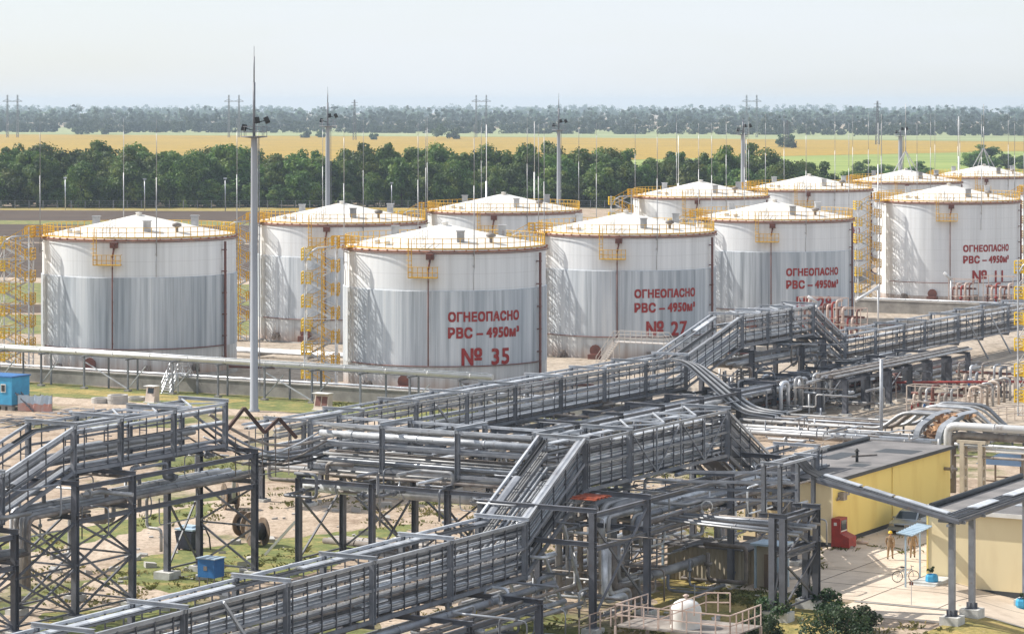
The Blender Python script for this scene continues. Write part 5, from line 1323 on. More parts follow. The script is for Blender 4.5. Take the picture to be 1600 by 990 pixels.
# people in tan workwear
def person(loc, face, sc_, label, stride, arm, helmet):
    J = {}
    def j(n, x, y, z, r, r2=None): J[n] = (x, y, z, r, r2 or r)
    s = stride
    j('pel', 0, 0, .95, .155, .115); j('waist', 0, 0, 1.1, .15, .11); j('chest', 0, .01, 1.3, .175, .12); j('neck0', 0, 0, 1.47, .075); j('neck', 0, .01, 1.54, .058); j('head', 0, .02, 1.63, .088, .10); j('top', 0, .02, 1.73, .07, .08)
    E = [('pel', 'waist'), ('waist', 'chest'), ('chest', 'neck0'), ('neck0', 'neck'), ('neck', 'head'), ('head', 'top')]
    for sd, k in ((-1, 'l'), (1, 'r')):
        f = s * sd
        j('hip' + k, sd * .10, 0, .88, .105); j('knee' + k, sd * .11, .12 * f + .02, .48, .075); j('ank' + k, sd * .115, .18 * f - .05, .10, .055); j('toe' + k, sd * .13, .18 * f + .13, .04, .042, .035)
        E += [('pel', 'hip' + k), ('hip' + k, 'knee' + k), ('knee' + k, 'ank' + k), ('ank' + k, 'toe' + k)]
        ax = arm[0] if sd < 0 else arm[1]
        j('sh' + k, sd * .20, 0, 1.42, .075); j('el' + k, sd * .28, -.05 - .10 * f, 1.14, .06); j('wr' + k, sd * (.27 + ax * .02), .05 - .18 * f + ax * .12, .91, .038); j('palm' + k, sd * .27, .07 - .19 * f + ax * .13, .84, .036, .022)
        E += [('chest', 'sh' + k), ('sh' + k, 'el' + k), ('el' + k, 'wr' + k), ('wr' + k, 'palm' + k)]
        px_, py_, pz_ = J['palm' + k][:3]
        for i, (dy, L) in enumerate(((-.03, .055), (-.01, .07), (.012, .065), (.032, .05))):
            j('f%d%s' % (i, k), px_, py_ + dy, pz_ - .03, .010); j('g%d%s' % (i, k), px_ - sd * .012, py_ + dy * 1.1, pz_ - .03 - L, .009); E += [('palm' + k, 'f%d%s' % (i, k)), ('f%d%s' % (i, k), 'g%d%s' % (i, k))]
        j('th' + k, px_ - sd * .015, py_ + .05, pz_ - .01, .011); j('tt' + k, px_ - sd * .02, py_ + .065, pz_ - .05, .009); E += [('wr' + k, 'th' + k), ('th' + k, 'tt' + k)]
    names = list(J); me = bpy.data.meshes.new('person'); me.from_pydata([J[n][:3] for n in names], [(names.index(a), names.index(c)) for a, c in E], []); me.update()
    o = bpy.data.objects.new('person', me); C.objects.link(o)
    md = o.modifiers.new('Skin', 'SKIN'); md.use_smooth_shade = True
    for i, n in enumerate(names):
        sv = me.skin_vertices[0].data[i]; sv.radius = J[n][3:5]; sv.use_root = (n == 'pel')
    sb = o.modifiers.new('Sub', 'SUBSURF'); sb.levels = 1; sb.render_levels = 1
    dg = bpy.context.evaluated_depsgraph_get(); m2 = bpy.data.meshes.new_from_object(o.evaluated_get(dg)); bpy.data.objects.remove(o)
    for k in ('tan', 'skin', 'shoe'): m2.materials.append(M[k])
    hands = [Vector(J['palm' + k][:3]) - ZZ * .03 for k in 'lr']
    for p in m2.polygons:
        c = p.center; p.use_smooth = True
        p.material_index = 1 if c.z > 1.5 or min((c - h_).length for h_ in hands) < .11 else (2 if c.z < .13 else 0)
    o = bpy.data.objects.new('person', m2); C.objects.link(o); o.location = loc; o.rotation_euler.z = face; o.scale = (sc_,) * 3
    tag(o, label, 'person')
    b = MB(); b.box(-.16, .16, -.02, .16, 1.3, 1.301)
    b = MB(); b.lathe([(.205, .80), (.20, .95), (.188, 1.12)], 16, (0, 0, 0)); b.v = [(x, y * .72, z) for x, y, z in b.v]; b.build('jacket_hem', 'tan', o)
    b = MB()
    for sx in (-1, 1): b.obox((sx * .033, .118, 1.655), (.014, 0, 0), (0, .006, 0), (0, 0, .008))
    b.build('eyes', 'black', o)
    b = MB(); b.obox((0, .13, 1.625), (.012, 0, 0), (0, .02, 0), (0, 0, .024)); b.obox((0, .112, 1.575), (.028, 0, 0), (0, .006, 0), (0, 0, .006)); b.build('nose_and_mouth', 'skin', o)
    if helmet:
        b = MB(); b.lathe([(.155, 1.685), (.125, 1.70), (.122, 1.75), (.09, 1.81), (.01, 1.835)], 14, (0, .02, 0)); b.build('helmet', 'yellowlight', o)
    else:
        b = MB(); b.lathe([(.104, 1.60), (.108, 1.68), (.098, 1.745), (.05, 1.785), (.01, 1.79)], 12, (0, .005, 0)); b.build('hair', 'wood', o)
    return o
hd = math.atan2(-.5, .866) + R(0)
person(G(1391, 874, .03) + Vector((0, 0, .02)), R(-22), 1.0, 'person in tan overalls and yellow cap, in the open, seen from behind', .9, (0, 0), True)
person(G(1426, 872, .03) + Vector((0, 0, .02)), R(-12), 1.0, 'person in a tan jacket and darker trousers behind the blue porch posts', .5, (.5, 1.4), False)

# parked car, nose towards the yard
def car(loc, dirv, label):
    F = Frame(loc, dirv, Vector((dirv.y, -dirv.x, 0)))       # s = length from the nose backwards is negative
    root = thing('parked_car', loc, label, 'car')
    side = [(0.0, .35), (.0, .62), (.12, .78), (1.05, .93), (1.72, 1.40), (2.1, 1.47), (3.1, 1.45), (3.75, .98), (4.15, .92), (4.2, .5), (4.15, .3), (.1, .27)]
    def hw(s, z): return (.84 if z < .95 else .84 - (z - .95) * .36) * (1 - .10 * max(0, (.5 - s) / .5) ** 2)
    b = MB(); n = len(side)
    for sg in (-1, 1): b.v += [tuple(F(-s, sg * hw(s, z), z)) for s, z in side]
    for i in range(n): k = (i + 1) % n; b.f.append([i, k, k + n, i + n]); b.sm.append(False); b.mi.append(0)
    b.f.append(list(range(n))[::-1]); b.f.append(list(range(n, 2 * n))); b.sm += [False] * 2; b.mi += [0, 0]
    b.build('body', 'carpaint', root)
    def strip(nm, mt, a, c, w0, w1, off):
        (s0, z0), (s1, z1) = a, c; nv = Vector((-(z1 - z0), 0, (s1 - s0))).normalized()
        d = F.d * (nv.x * off * 1) ; up = ZZ * abs(nv.z) * off
        q = [F(-s0, -w0, z0) + up + F.d * off * .6, F(-s0, w0, z0) + up + F.d * off * .6, F(-s1, w1, z1) + up + F.d * off * .6, F(-s1, -w1, z1) + up + F.d * off * .6]
        b = MB(); b.add(q + [v - up * .8 for v in q], [(0, 1, 2, 3), (7, 6, 5, 4), (0, 4, 5, 1), (1, 5, 6, 2), (2, 6, 7, 3), (3, 7, 4, 0)]); return b.build(nm, mt, root)
    strip('windscreen', 'glass', (1.12, .97), (1.68, 1.37), .72, .62, .02)
    strip('rear_window', 'glass', (3.2, 1.39), (3.7, 1.03), .6, .7, .02)
    for sg in (-1, 1):
        b = MB(); q = [F(-1.35, sg * .845, 1.0), F(-3.55, sg * .845, 1.02), F(-3.1, sg * .70, 1.38), F(-1.85, sg * .70, 1.38)]
        b.add(q + [v + F.n * sg * .012 for v in q], [(0, 1, 2, 3), (4, 5, 6, 7), (0, 1, 5, 4), (2, 3, 7, 6)]); b.build('side_window', 'glass', root)
        b = MB(); b.obox(F(.02, sg * .56, .66), F.d * .05, F.n * .18, ZZ * .08); b.build('headlight', 'chrome', root)
        b = MB(); b.obox(F(-1.3, sg * .93, 1.0), F.d * .05, F.n * .09, ZZ * .06); b.build('wing_mirror', 'carpaint', root)
        for s in (.8, 3.35):
            c = F(-s, sg * .74, .31); b = MB(); b.tube([c - F.n * .1, c + F.n * .1], .31, 18); wh = b.build('wheel', 'black', root); wh['_org'] = root['_org']
            b = MB(); b.tube([c - F.n * .106, c + F.n * .106], .18, 14); b.build('rim', 'chrome', wh)
    MB().obox(F(.03, 0, .42), F.d * .06, F.n * .82, ZZ * .10).build('bumper', 'carpaint', root)
    MB().obox(F(.02, 0, .64), F.d * .03, F.n * .32, ZZ * .06).build('grille', 'black', root)
car(FU(58.0, 4.7, .03), -U, 'grey blue car parked along the yellow wall, nose to the yard')

# bicycle leaning at the porch
def bicycle(loc, dirv, label):
    F = Frame(loc, dirv, Vector((dirv.y, -dirv.x, 0))); root = thing('bicycle', loc, label, 'bicycle')
    for s in (-.52, .52):
        c = F(s, 0, .34); ring = [c + F.d * (.33 * math.cos(a * .3927)) + ZZ * (.33 * math.sin(a * .3927)) for a in range(17)]
        b = MB(); b.tube(ring, .022, 6, up=F.n); wh = b.build('wheel', 'black', root); wh['_org'] = root['_org']
        b = MB(); [b.bar(c, q, .008) for q in ring[::2]]; b.build('spokes', 'chrome', wh)
    b = MB(); A, B_, H_, S_ = F(-.52, 0, .34), F(-.05, 0, .3), F(.38, 0, .78), F(-.16, 0, .78)
    for p, q in ((A, B_), (A, S_), (B_, S_), (B_, H_), (S_, H_), (F(.52, 0, .34), F(.36, 0, .9))): b.tube([p, q], .022, 6)
    b.build('frame', 'chrome', root)
    b = MB(); b.tube([F(.42, -.28, .98), F(.35, 0, .95), F(.42, .28, .98)], .018, 6); b.tube([F(.35, 0, .95), F(.36, 0, .86)], .018, 6); b.build('handlebar', 'black', root)
    MB().obox(F(-.19, 0, .88), F.d * .12, F.n * .07, ZZ * .035).build('saddle', 'black', root)
    MB().tube([F(-.16, 0, .76), F(-.18, 0, .87)], .015, 6).build('seat_post', 'chrome', root)
bicycle(G(1415, 909, .02) + ZZ * .02, (U * .5 + V * .6).normalized(), 'bicycle standing at the blue porch post')

def planter(p, label):
    root = thing('planter', p, label, 'planter', 'blue planters along the cream wall')
    b = MB(); b.lathe([(.02, 0), (.28, 0), (.40, .2), (.38, .46), (.32, .58), (.28, .58), (.26, .5), (.02, .5)], 8, p, smooth=False); b.build('tub', 'cyan', root)
    b = MB(); crown_mb(b, random.Random(int(p.x * 9)), .5, .55, 0, 6, 16, .14, (p.x, p.y, p.z + .5)); b.build('foliage', 'leafbush', root)
for px, py, lb in ((1456, 921, 'blue tub planter at the corner of the cream building by the step'), (1597, 938, 'blue tub planter cut by the picture edge at the cream wall')):
    Y = FPX * (29 + .35) / (py - 163); p = Vector(((px - 800) / FPX * Y, Y, 0)); p.z = gz(p.x, p.y) + .02; planter(p, lb)
# small sign stake on the path
p = G(1424, 945); p.z = .02; root = thing('sign_stake', p, 'thin stake with a small faded red plate on the concrete path', 'sign')
MB().bar(p, p + ZZ * 1.35, .03).build('stake', 'galv', root); MB().obox(p + ZZ * 1.25, V * .12, U * .01, ZZ * .1).build('plate', 'redbrown', root)

# bushes by the yard
def bush(px, py, w_, h_, label, n=26, seed=0):
    p = G(px, py); p.z = -.02; root = thing('bush', p, label, 'bush')
    rr = random.Random(seed + int(px)); b = MB(); crown_mb(b, rr, h_, w_, .05, n, 70, .17, p); b.build('foliage', 'leafbush', root)
    b = MB()
    for i in range(7): a = i * .9; b.tube([p, p + Vector((math.cos(a) * w_ * .3, math.sin(a) * w_ * .3, h_ * .8))], .018, 5)
    b.build('stem', 'bark', root)
for px, py, w_, h_, n, lb in ((1305, 1005, 3.6, 1.9, 44, 'wide dark bush in front of the yard path'), (1352, 985, 1.8, 1.5, 20, 'thin upright bush touching the concrete path'), (1188, 1000, 2.4, 1.5, 30, 'round bright green bush beside the pink railing'),
                           (1215, 968, 2.6, 1.3, 26, 'straggly grey green bush at the foot of the tower'), (1262, 935, 1.4, .8, 12, 'low green plants inside the tower legs'), (1292, 952, 1.7, 1.2, 18, 'tall yellow green weeds beside the tower footing')):
    bush(px, py, w_, h_, lb, n)

# white vessel with pink railed platform
vp = Vector((9.3, 150.5, 0)); root = thing('pressure_vessel', vp, 'white domed vessel inside the faded pink railing', 'vessel')
b = MB(); b.lathe([(.84, .2), (.84, 1.9), (.80, 2.15), (.64, 2.4), (.36, 2.56), (.01, 2.62)], 24, vp); b.build('vessel_shell', 'white', root)
b = MB(); b.tube([vp + ZZ * 2.55, vp + ZZ * 2.85], .09, 8); b.tube([vp + ZZ * 2.74, vp + ZZ * 2.8], .17, 10); b.build('top_nozzle', 'pinkrail', root)
b = MB(); b.lathe([(.7, 0), (.7, .25)], 16, vp); b.build('skirt', 'oldpipe', root)
b = MB(); b.lathe([(.852, 1.0), (.862, 1.04), (.852, 1.08)], 24, vp); b.build('seam_band', 'pinkrail', root)
root = thing('railed_platform', Vector((10.2, 150.5, 0)), 'faded pink steel platform railing around the white vessel', 'platform')
FQ = Frame(Vector((6.2, 152.2, 0)), V, U)
MB().obox(FQ(3.4, .6, 1.05), V * 3.4, U * 1.9, ZZ * .04).build('platform_floor', 'oldpipe', root)
def railing(root, pts, h, pr, mt, post=1.0, mids=(.5, 1.0), nm='railing'):
    b = MB()
    for a, c in zip(pts, pts[1:]):
        a, c = Vector(a), Vector(c); n = max(1, round((c - a).length / post))
        for i in range(n + 1): q = a.lerp(c, i / n); b.bar(q, q + ZZ * h, pr)
        for f in mids: b.bar(a + ZZ * h * f, c + ZZ * h * f, pr)
    return b.build(nm, mt, root)
railing(root, [FQ(0, -1.3, 1.1), FQ(6.8, -1.3, 1.1), FQ(6.8, 2.5, 1.1)], 1.1, .06, 'pinkrail', .8)
railing(root, [FQ(0, 2.5, 1.1), FQ(0, -1.3, 1.1)], 1.1, .06, 'pinkrail', .8)
railing(root, [FQ(2.6, -1.3, 1.15), FQ(5.4, -1.3, 2.3), FQ(6.8, -1.3, 2.4)], 1.0, .06, 'pinkrail', .7)
railing(root, [FQ(-2.6, -.6, .1), FQ(0, -.6, 1.1)], 1.0, .06, 'pinkrail', .7)
for s, t in ((0, -1.3), (6.8, -1.3), (6.8, 2.5), (0, 2.5)): MB().bar(FQ(s, t, 0), FQ(s, t, 1.05), .12).build('leg', 'pinkrail', root)

# ================================================================ THINGS UNDER THE LEFT GALLERIES
p = G(325, 918); root = thing('blue_cabinet', p, 'bright blue steel box on thin legs in the grass under the trestle', 'cabinet')
Fb = Frame(p, V, U)
MB().obox(Fb(0, .3, 1.2), V * .62, U * .5, ZZ * .55).build('box', 'blue', root); MB().obox(Fb(0, .3, 1.78), V * .7, U * .58, ZZ * .03).build('lid', 'paleblue', root)
for s in (-.55, .55):
    for t in (-.12, .72): MB().bar(Fb(s, t, 0), Fb(s, t, .66), .06).build('leg', 'oldpipe', root)
MB().obox(Fb(-.05, -.21, 1.2), V * .13, U * .012, ZZ * .13).build('badge', 'oldpipe', root)
p = G(295, 858); Fb = Frame(p, V, U); root = thing('waste_container', p, 'dark navy container with pale lid beside the dirt road', 'container')
b = MB(); q = [Fb(-.55, -.5, .1), Fb(.55, -.5, .1), Fb(.55, .5, .1), Fb(-.55, .5, .1), Fb(-.68, -.62, 1.25), Fb(.68, -.62, 1.25), Fb(.68, .62, 1.25), Fb(-.68, .62, 1.25)]
b.add(q, [(3, 2, 1, 0), (4, 5, 6, 7), (0, 1, 5, 4), (1, 2, 6, 5), (2, 3, 7, 6), (3, 0, 4, 7)]); b.build('bin_body', 'navy', root)
b = MB(); b.obox(Fb(0, .05, 1.36), V * .72, U * .66, ZZ * .05); b.obox(Fb(-.2, .3, 1.47), V * .5, U * .35, ZZ * .07); b.build('lid', 'paleblue', root)
for s in (-.45, .45): b = MB(); b.tube([Fb(s - .04, -.45, .1), Fb(s + .04, -.45, .1)], .1, 8); b.build('wheel', 'black', root)
MB().tube([Fb(.7, .1, 1.3), Fb(1.2, .2, 1.4), Fb(1.5, .2, .9), Fb(1.6, .2, .1)], .05, 6).build('hose', 'black', root)
def drum(p, r, wd, ax, label):
    p = Vector(p); ax = Vector(ax).normalized(); root = thing('cable_drum', p, label, 'cable drum'); c = p + ZZ * r
    for sg in (-1, 1):
        b = MB(); b.tube([c + ax * sg * wd / 2, c + ax * sg * (wd / 2 + .09)], r, 22, up=ZZ if abs(ax.z) < .9 else U); fl = b.build('flange', 'wood', root); fl['_org'] = root['_org']
        b = MB(); b.tube([c + ax * sg * (wd / 2 + .08), c + ax * sg * (wd / 2 + .12)], r * .25, 12)
        y = ax.cross(ZZ).normalized()
        for k in range(4): a = k * .785; d_ = y * math.cos(a) + ZZ * math.sin(a); b.bar(c + ax * sg * (wd / 2 + .10) - d_ * r * .9, c + ax * sg * (wd / 2 + .10) + d_ * r * .9, .1, .02, up=ax)
        b.build('flange_boards', 'oldpipe', fl)
    b = MB(); b.tube([c - ax * wd / 2, c + ax * wd / 2], r * .62, 20); b.build('core', 'cable', root)
drum(G(402, 852), .92, .8, (-.86, -.5, 0), 'big wooden cable drum standing on edge behind the trestle legs')
drum(G(384, 838), .85, .7, (.75, -.66, 0), 'smaller cable drum half hidden behind the big one')
drum(G(360, 795), .95, .8, (.9, .3, 0), 'cable drum lying farther back below the left gallery')
for px, py, L, lb in ((440, 870, 3.0, 'white painted timber leaning among the trestle legs'),):
    p = G(px, py); b = MB(); b.bar(p + ZZ * .05 - V * 1.3, p + V * .8 + U * .4 + ZZ * 2.3, .16); solo(b, 'plank', 'white', lb, 'plank')
for px, py, a, lb in ((600, 868, 1.2, 'grey metal trough lying behind the front gallery'), (640, 856, .9, 'pale concrete block lying behind the front gallery')):
    p = G(px, py); b = MB(); b.obox(p + ZZ * .3, V * 1.4 * a, U * .4, ZZ * .3); b.obox(p + ZZ * .62, V * 1.3 * a, U * .3, ZZ * .02)
    solo(b, 'trough' if a > 1 else 'concrete_block', 'tray' if a > 1 else 'footing', lb, 'trough' if a > 1 else 'block')

# ================================================================ THINGS BEFORE THE TANKS
p = G(8, 641); Fc = Frame(p, V, U); root = thing('site_cabin', Fc(-4, 2, 0), 'bright blue site cabin on blocks cut off by the picture edge', 'cabin')
MB().obox(Fc(-3.6, 1.3, 1.85), V * 4.4, U * 1.3, ZZ * 1.3).build('wall', 'cyan', root); MB().obox(Fc(-3.6, 1.3, 3.2), V * 4.5, U * 1.4, ZZ * .06).build('roof', 'blue', root)
MB().obox(Fc(-3.6, 1.3, .48), V * 4.45, U * 1.34, ZZ * .06).build('floor_frame', 'darksteel', root)
wn = MB().obox(Fc(-.2, -.02, 2.1), V * .3, U * .04, ZZ * .4).build('window', 'white', root); wn['_org'] = root['_org']; MB().obox(Fc(-.2, -.07, 2.1), V * .2, U * .015, ZZ * .3).build('pane', 'glass', wn)
for s in (-7.5, -4, -.3, .5): MB().obox(Fc(s, .3, .2), V * .25, U * .25, ZZ * .22).build('block_foot', 'concrete', root)
b = MB()
for z in (0, 1): b.bar(Fc(1.0, 1.0 + z, .1), Fc(2.7, 1.0 + z, .1 + 0), .08); b.bar(Fc(1.0, .3 + z * .8, 1.7), Fc(3.2, .3 + z * .8, .05), .1)
for i in range(5): b.obox(Fc(1.2 + i * .42, .7, 1.5 - i * .32), V * .16, U * .4, ZZ * .03)
b.build('steps', 'darksteel', root)
root = thing('cloth_screen', G(52, 643), 'sagging site screen, pale blue above and faded red below, beside the blue cabin', 'screen')
a, c = G(28, 642), G(81, 644); b1, b2 = MB(), MB(); n = 14; r5 = random.Random(3)
zt = [1.55 + r5.uniform(-.1, .1) for i in range(n + 1)]; zm = [.75 + r5.uniform(-.1, .1) for i in range(n + 1)]
of = [Vector((0, r5.uniform(-.08, .08), 0)) for i in range(n + 1)]
for i in range(n):
    p, q = a.lerp(c, i / n), a.lerp(c, (i + 1) / n)
    b1.quad(p + of[i] + ZZ * zm[i], q + of[i + 1] + ZZ * zm[i + 1], q + ZZ * zt[i + 1], p + ZZ * zt[i]); b2.quad(p + ZZ * .05, q + ZZ * .05, q + of[i + 1] + ZZ * zm[i + 1], p + of[i] + ZZ * zm[i])
b1.build('upper_cloth', 'clothblue', root); b2.build('lower_cloth', 'clothred', root)
for f in (0, .33, .66, 1): p = a.lerp(c, f) + Vector((0, .08, 0)); MB().bar(p, p + ZZ * 1.7, .06).build('post', 'oldpipe', root)
for i, (px, py, r_, lb) in enumerate(((158, 629, .95, 'concrete ring lying flat, nearest the cloth screen'), (184, 630, 1.0, 'pair of stacked concrete rings on the grass beside the track'), (212, 625, .95, 'thin concrete ring between the stacked rings and the pink cabinet'))):
    p = G(px, py); b = MB(); h_ = (.5, .85, .35)[i]
    b.lathe([(r_ * .7, 0), (r_, 0), (r_, h_), (r_ * .7, h_), (r_ * .7, 0)], 20, p, smooth=False)
    if i == 1: b.lathe([(r_ * .7, h_ * .48), (r_ + .04, h_ * .48), (r_ + .04, h_ * .54), (r_ * .7, h_ * .54)], 20, p, smooth=False)
    solo(b, 'concrete_ring', 'concretelight', lb, 'concrete ring', 'concrete rings on the grass', p)
for px, py, lb in ((238, 628, 'pale pink cabinet with dark window on the grass near the concrete rings'), (505, 640, 'pale pink cabinet with two dark red panes beside the tall mast')):
    p = G(px, py); Fc = Frame(p, V, U); root = thing('hydrant_cabinet', p, lb, 'cabinet', 'hydrant cabinets before the bund')
    w_ = .55 if px < 300 else .8
    b = MB(); q = [Fc(-w_, -.5, .05), Fc(w_, -.5, .05), Fc(w_, .4, .05), Fc(-w_, .4, .05), Fc(-w_, -.15, 1.55), Fc(w_, -.15, 1.55), Fc(w_, .4, 1.55), Fc(-w_, .4, 1.55)]
    b.add(q, [(3, 2, 1, 0), (4, 5, 6, 7), (0, 1, 5, 4), (1, 2, 6, 5), (2, 3, 7, 6), (3, 0, 4, 7)]); b.build('cabinet_body', 'pinkpale', root)
    for k in ((0,) if px < 300 else (-.36, .36)):
        wn = MB(); zc, hh = (1.15, .25) if px < 300 else (.85, .45); wn.obox(Fc(k, -.5 + .35 * (zc - .05) / 1.5 - .015, zc), V * (.36 if px < 300 else .3), U * .012, ZZ * hh + U * hh * .23); wn.build('window', 'redbrown' if px > 300 else 'glass', root)
    MB().obox(Fc(0, -.1, 1.59), V * (w_ + .1), U * .5, ZZ * .035).build('roof', 'white', root); MB().obox(Fc(0, -.05, .03), V * (w_ + .1), U * .6, ZZ * .04).build('base', 'white', root)

# step-over stairs on the bund and at tank No 27
def stepover(F, L, zt, mt, label, rail=1.1, wd=1.0):
    root = thing('crossover_stairs', F(0, 0, 0), label, 'stairs')
    MB().obox(F(0, 0, zt - .04), F.d * L / 2, F.n * wd / 2, ZZ * .04).build('platform', mt, root)
    for sg in (-1, 1):
        x0, x1 = sg * L / 2, sg * (L / 2 + zt * .75); b = MB()
        for t in (-wd / 2, wd / 2): b.bar(F(x0, t, zt), F(x1, t, 0), .06, .2)
        n = max(3, int(zt / .22))
        for i in range(n): f = (i + .5) / n; b.obox(F(x0 + (x1 - x0) * f, 0, zt * (1 - f)), F.d * .13, F.n * wd / 2, ZZ * .02)
        b.build('stair_flight', mt, root)
        for t in (-wd / 2, wd / 2):
            b = MB()
            for f in (.5, 1): b.bar(F(x0, t, zt + rail * f), F(x1, t, rail * f), .05)
            for i in range(4): f = i / 3; b.bar(F(x0 + (x1 - x0) * f, t, zt * (1 - f)), F(x0 + (x1 - x0) * f, t, zt * (1 - f) + rail), .05)
            b.build('stair_rail', mt, root)
    for t in (-wd / 2, wd / 2): railing(root, [F(-L / 2, t, zt), F(L / 2, t, zt)], rail, .05, mt, .7, (.33, .66, 1.0))
    for s in (-L / 2, L / 2):
        for t in (-wd / 2, wd / 2): MB().bar(F(s, t, 0), F(s, t, zt), .09).build('leg', mt, root)
stepover(Frame(Vector((-33.6, 284.0, 0)), U, V), 1.6, 1.9, 'galv', 'steel step-over stairs crossing the bund wall behind the pipeline')
stepover(Frame(Vector((14.2, 309, 0)), V, U), 6.2, 2.9, 'pinkwhite', 'pale railed crossover stairs in front of tank No 27', 1.15, 1.4)
# red foam and fire pipework
def manifold(px, Y, h, n, seed, label, cols=('redbrown', 'pinkrail', 'red', 'pinkrail'), fr='pinkrail'):
    x = (px - 800) / FPX * Y; o_ = Vector((x, Y, 0)); F = Frame(o_, V, U); root = thing('pipe_manifold', o_, label, 'pipe manifold'); r9 = random.Random(seed)
    for i in range(n):
        s = (i - n / 2) * .62; hh = h * r9.uniform(.65, 1)
        b = MB(); b.tube(elbow([F(s, 0, 0), F(s, 0, hh), F(s, 1.6, hh)], .4), .13 + .05 * (i % 2), 8); b.tube([F(s, 0, hh * .55 - .1), F(s, 0, hh * .55 + .1)], .28, 10); b.build('riser', cols[i % 4], root)
        b = MB(); b.tube([F(s, -.1, hh * .4), F(s, -.5, hh * .4)], .05, 6); b.tube([F(s - .03, -.5, hh * .4), F(s + .03, -.5, hh * .4)], .2, 10); b.build('hand_wheel', ('red', 'blue')[i % 3 == 2], root)
    for z in (.5, h * .72): run(root, [F(-n * .36, .3, z), F(n * .36, .3, z)], .14, 'redbrown')
    b = MB()
    for s in (-n * .36, n * .36):
        for t in (-.9, 1.2): b.bar(F(s, t, 0), F(s, t, h), .09)
    for z in (h * .5, h):
        for t in (-.9, 1.2): b.bar(F(-n * .36, t, z), F(n * .36, t, z), .07)
        for s in (-n * .36, n * .36): b.bar(F(s, -.9, z), F(s, 1.2, z), .07)
    b.build('support_frame', fr, root)
manifold(1286, 350, 5.0, 8, 1, 'red and pink pipe manifold beside the dark streaked tank foot')
manifold(1328, 346, 4.0, 5, 2, 'smaller red pipe manifold at the road between the streaked tank and No 11')
manifold(1505, 393, 4.6, 5, 3, 'pink framed red pipe manifold before the lettering of tank No 11')
manifold(1563, 390, 5.2, 6, 4, 'tall red pipe manifold between tank No 11 and the barred stair tower')
gp = ('pipe', 'oldpipe', 'galv', 'steel')
manifold(1205, 268, 3.2, 7, 11, 'grey valve manifold under the humped bridge between its tall columns', gp, 'steel')
manifold(1302, 288, 2.6, 7, 12, 'grey valve manifold behind the close column row, nearest the humped bridge', gp, 'steel')
manifold(1350, 284, 2.2, 5, 13, 'squat grey valve manifold with rusty risers beside the lone steel post', ('pinkrail', 'oldpipe', 'redbrown', 'pipe'), 'oldpipe')
manifold(1462, 262, 2.8, 7, 14, 'faded valve manifold below the slanting struts of the farthest gallery', ('pinkpale', 'oldpipe', 'pipe', 'redbrown'), 'pinkpale')
manifold(1535, 280, 3.2, 8, 15, 'tall faded valve manifold under the end of the farthest gallery', ('oldpipe', 'pinkpale', 'galv', 'steel'), 'darksteel')
for px, py, h_, r_, Y0, lb in ((1400, 612, 1.9, .5, None, 'red brown drum standing under the low open rack'),):
    p = G(px, py); b = MB(); b.lathe([(.02, 0), (r_, 0), (r_, h_), (.02, h_)], 16, p); b.lathe([(r_ + .03, h_ * .33), (r_ + .03, h_ * .37)], 16, p); solo(b, 'drum', 'redbrown', lb, 'drum', None, p)
# loose foam hoses (white booms) on the manifolds
for i, (a, c, lb) in enumerate(((P(1008, 499, 330), P(1020, 507, 330), 'short white pipe end sticking out before the number 27'), (P(1262, 463, 345), P(1276, 472, 345), 'short white pipe end sticking up beside the humped bridge'),
                              (P(1475, 426, 392), P(1486, 436, 392), 'short white pipe end sticking out before tank No 11'), (P(1337, 470, 350), P(1372, 448, 352), 'long white foam pipe slanting to tank No 11'))):
    b = MB(); b.tube([a, c], .2, 8); b.tube([c, Vector((c.x, c.y, .2))], .12, 8); solo(b, 'foam_pipe', 'whitepipe', lb, 'foam pipe', 'white foam pipe ends')
# faded rails and the red pipe by the barred tower
for px0, py0, px1, py1, lb in ((1500, 640, 1560, 622, 'faded yellow guard rail beside the farthest cable gallery'), (1535, 662, 1598, 655, 'low faded guard rail near the barred stair tower')):
    a, c = G(px0, py0), G(px1, py1); root = thing('guard_rail', a, lb, 'guard rail'); railing(root, [a, c], 1.3, .08, 'pinkpale', 1.2)
root = thing('fire_pipe', G(1500, 600, 1.6), 'thin red fire pipe on short stands beyond the bend of white pipes', 'fire pipe')
a, c = G(1400, 597, 1.6), G(1640, 596, 1.6); run(root, [a, c], .12, 'red')
for i in range(7): q = a.lerp(c, i / 6); MB().bar((q.x, q.y, 0), q, .1).build('stand', 'pinkrail', root)
for k in range(9):
    q = G(1515 + k * 9, 640 - k * 3); 
    b = MB(); b.tube(elbow([q, q + ZZ * 2.2, q + ZZ * 2.2 + V * 1.2, q + V * 1.2], .5), .13, 6); b.tube([q + ZZ * 1.2, q + ZZ * 1.4], .26, 8)
    tag(b.build('valve_loop', ('pinkpale', 'oldpipe', 'pipe')[k % 3], None, q), 'bent pipe loop with a valve below the barred stair tower', 'pipe loop', 'pipe loops below the barred tower')
# blue pavilion beyond the overhead pipes
p = G(1575, 758); root = thing('garden_pavilion', p, 'open pavilion with a dark blue pyramid roof beyond the overhead pipes', 'pavilion')
Fp = Frame(p, V, U)
b = MB(); q = [Fp(-1.9, -1.9, 1.75), Fp(1.9, -1.9, 1.75), Fp(1.9, 1.9, 1.75), Fp(-1.9, 1.9, 1.75), Fp(0, 0, 2.75)]; b.add(q, [(0, 1, 4), (1, 2, 4), (2, 3, 4), (3, 0, 4), (3, 2, 1, 0)]); b.build('roof', 'navyroof', root)
for s in (-1.6, 1.6):
    for t in (-1.6, 1.6): MB().bar(Fp(s, t, 0), Fp(s, t, 1.8), .12).build('post', 'wood', root)
for t in (-1.2, 1.2): MB().obox(Fp(0, t, .45), V * 1.3, U * .2, ZZ * .04).build('bench', 'wood', root)

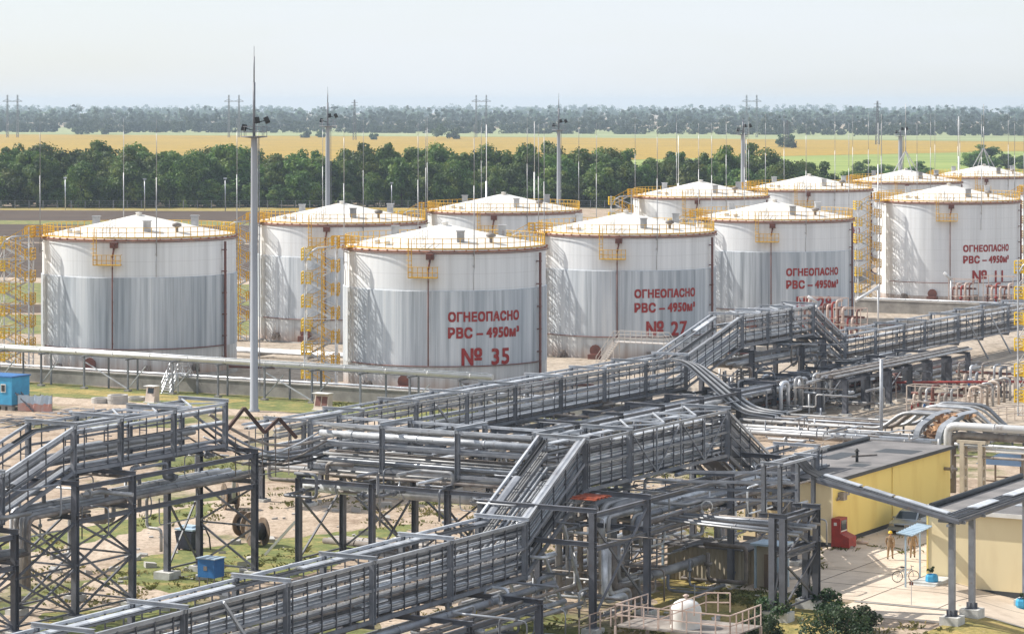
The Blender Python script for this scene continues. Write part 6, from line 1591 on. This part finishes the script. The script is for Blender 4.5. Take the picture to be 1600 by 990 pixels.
# ================================================================ LITTER AND WEEDS
def inside_grid(n, s0, s1, t0, t1, seed):
    r = random.Random(seed)
    for i in range(n): yield r, Vector(uv(r.uniform(s0, s1), r.uniform(t0, t1)))
b = MB()
for r, p in list(inside_grid(900, -30, 62, -40, 12, 1)) + list(inside_grid(500, 58, 180, -34, -18, 2)) + list(inside_grid(350, 60, 84, -40, 2, 3)):
    if p.x > 19.5 and p.y < 182: continue
    k = r.random() ** 3 * .35 + .06
    b.obox(p + ZZ * k * .3, Vector((k * r.uniform(.6, 1.2), k * r.uniform(-.3, .3), k * r.uniform(-.2, .2))), Vector((k * r.uniform(-.3, .3), k * r.uniform(.5, 1), k * r.uniform(-.2, .2))), Vector((0, 0, k * .5)))
tag(b.build('rubble', 'concretelight'), 'loose stones and broken concrete scattered below the racks', 'rubble', kind='stuff')
b = MB()
for r, p in list(inside_grid(2600, -30, 62, -46, 12, 5)) + list(inside_grid(1500, 60, 84, -60, 2, 6)) + list(inside_grid(900, 92, 136, -75, -38, 7)) + list(inside_grid(700, 6, 33, 3, 20, 8)):
    if p.x > 19.5 and 160 < p.y < 182: continue
    hsh = math.sin(p.x * .33) * math.sin(p.y * .21 + 1) + .5 * math.sin(p.x * .11 + p.y * .17)
    if hsh < .15: continue
    hgt = r.uniform(.06, .22); a = r.uniform(0, 3.14); d_ = Vector((math.cos(a), math.sin(a), 0)) * r.uniform(.03, .09)
    for kk in range(9):
        e = Vector((r.uniform(-.45, .45), r.uniform(-.45, .45), 0)); b.add([p + e - d_, p + e + d_, p + e + d_ * .6 + ZZ * hgt + e * .5, p + e - d_ * .3 + ZZ * hgt * .8], [(0, 1, 2, 3)])
tag(b.build('weeds', 'tuft'), 'tufts of weeds and rough grass between the racks', 'weeds', kind='stuff')
r6 = random.Random(9)
for i, (px, py, lb) in enumerate(((60, 662, 'heap of bent scrap steel beside the cloth screen'), (150, 652, 'flat heap of scrap sheet and rods near the concrete rings'))):
    p = G(px, py); b = MB()
    for k in range(46):
        q = p + Vector((r6.uniform(-4, 4), r6.uniform(-3, 3), r6.uniform(.05, .7))); a = r6.uniform(0, 3.14); L = r6.uniform(.4, 1.8)
        b.bar(q - Vector((math.cos(a), math.sin(a), r6.uniform(-.2, .2))) * L, q + Vector((math.cos(a), math.sin(a), 0)) * L, r6.uniform(.05, .4), .05)
    tag(solo(b, 'scrap_heap', 'tray', lb, 'scrap heap', None, p), kind='stuff')

for o in list(bpy.data.objects):
    if '_org' in o: del o['_org']
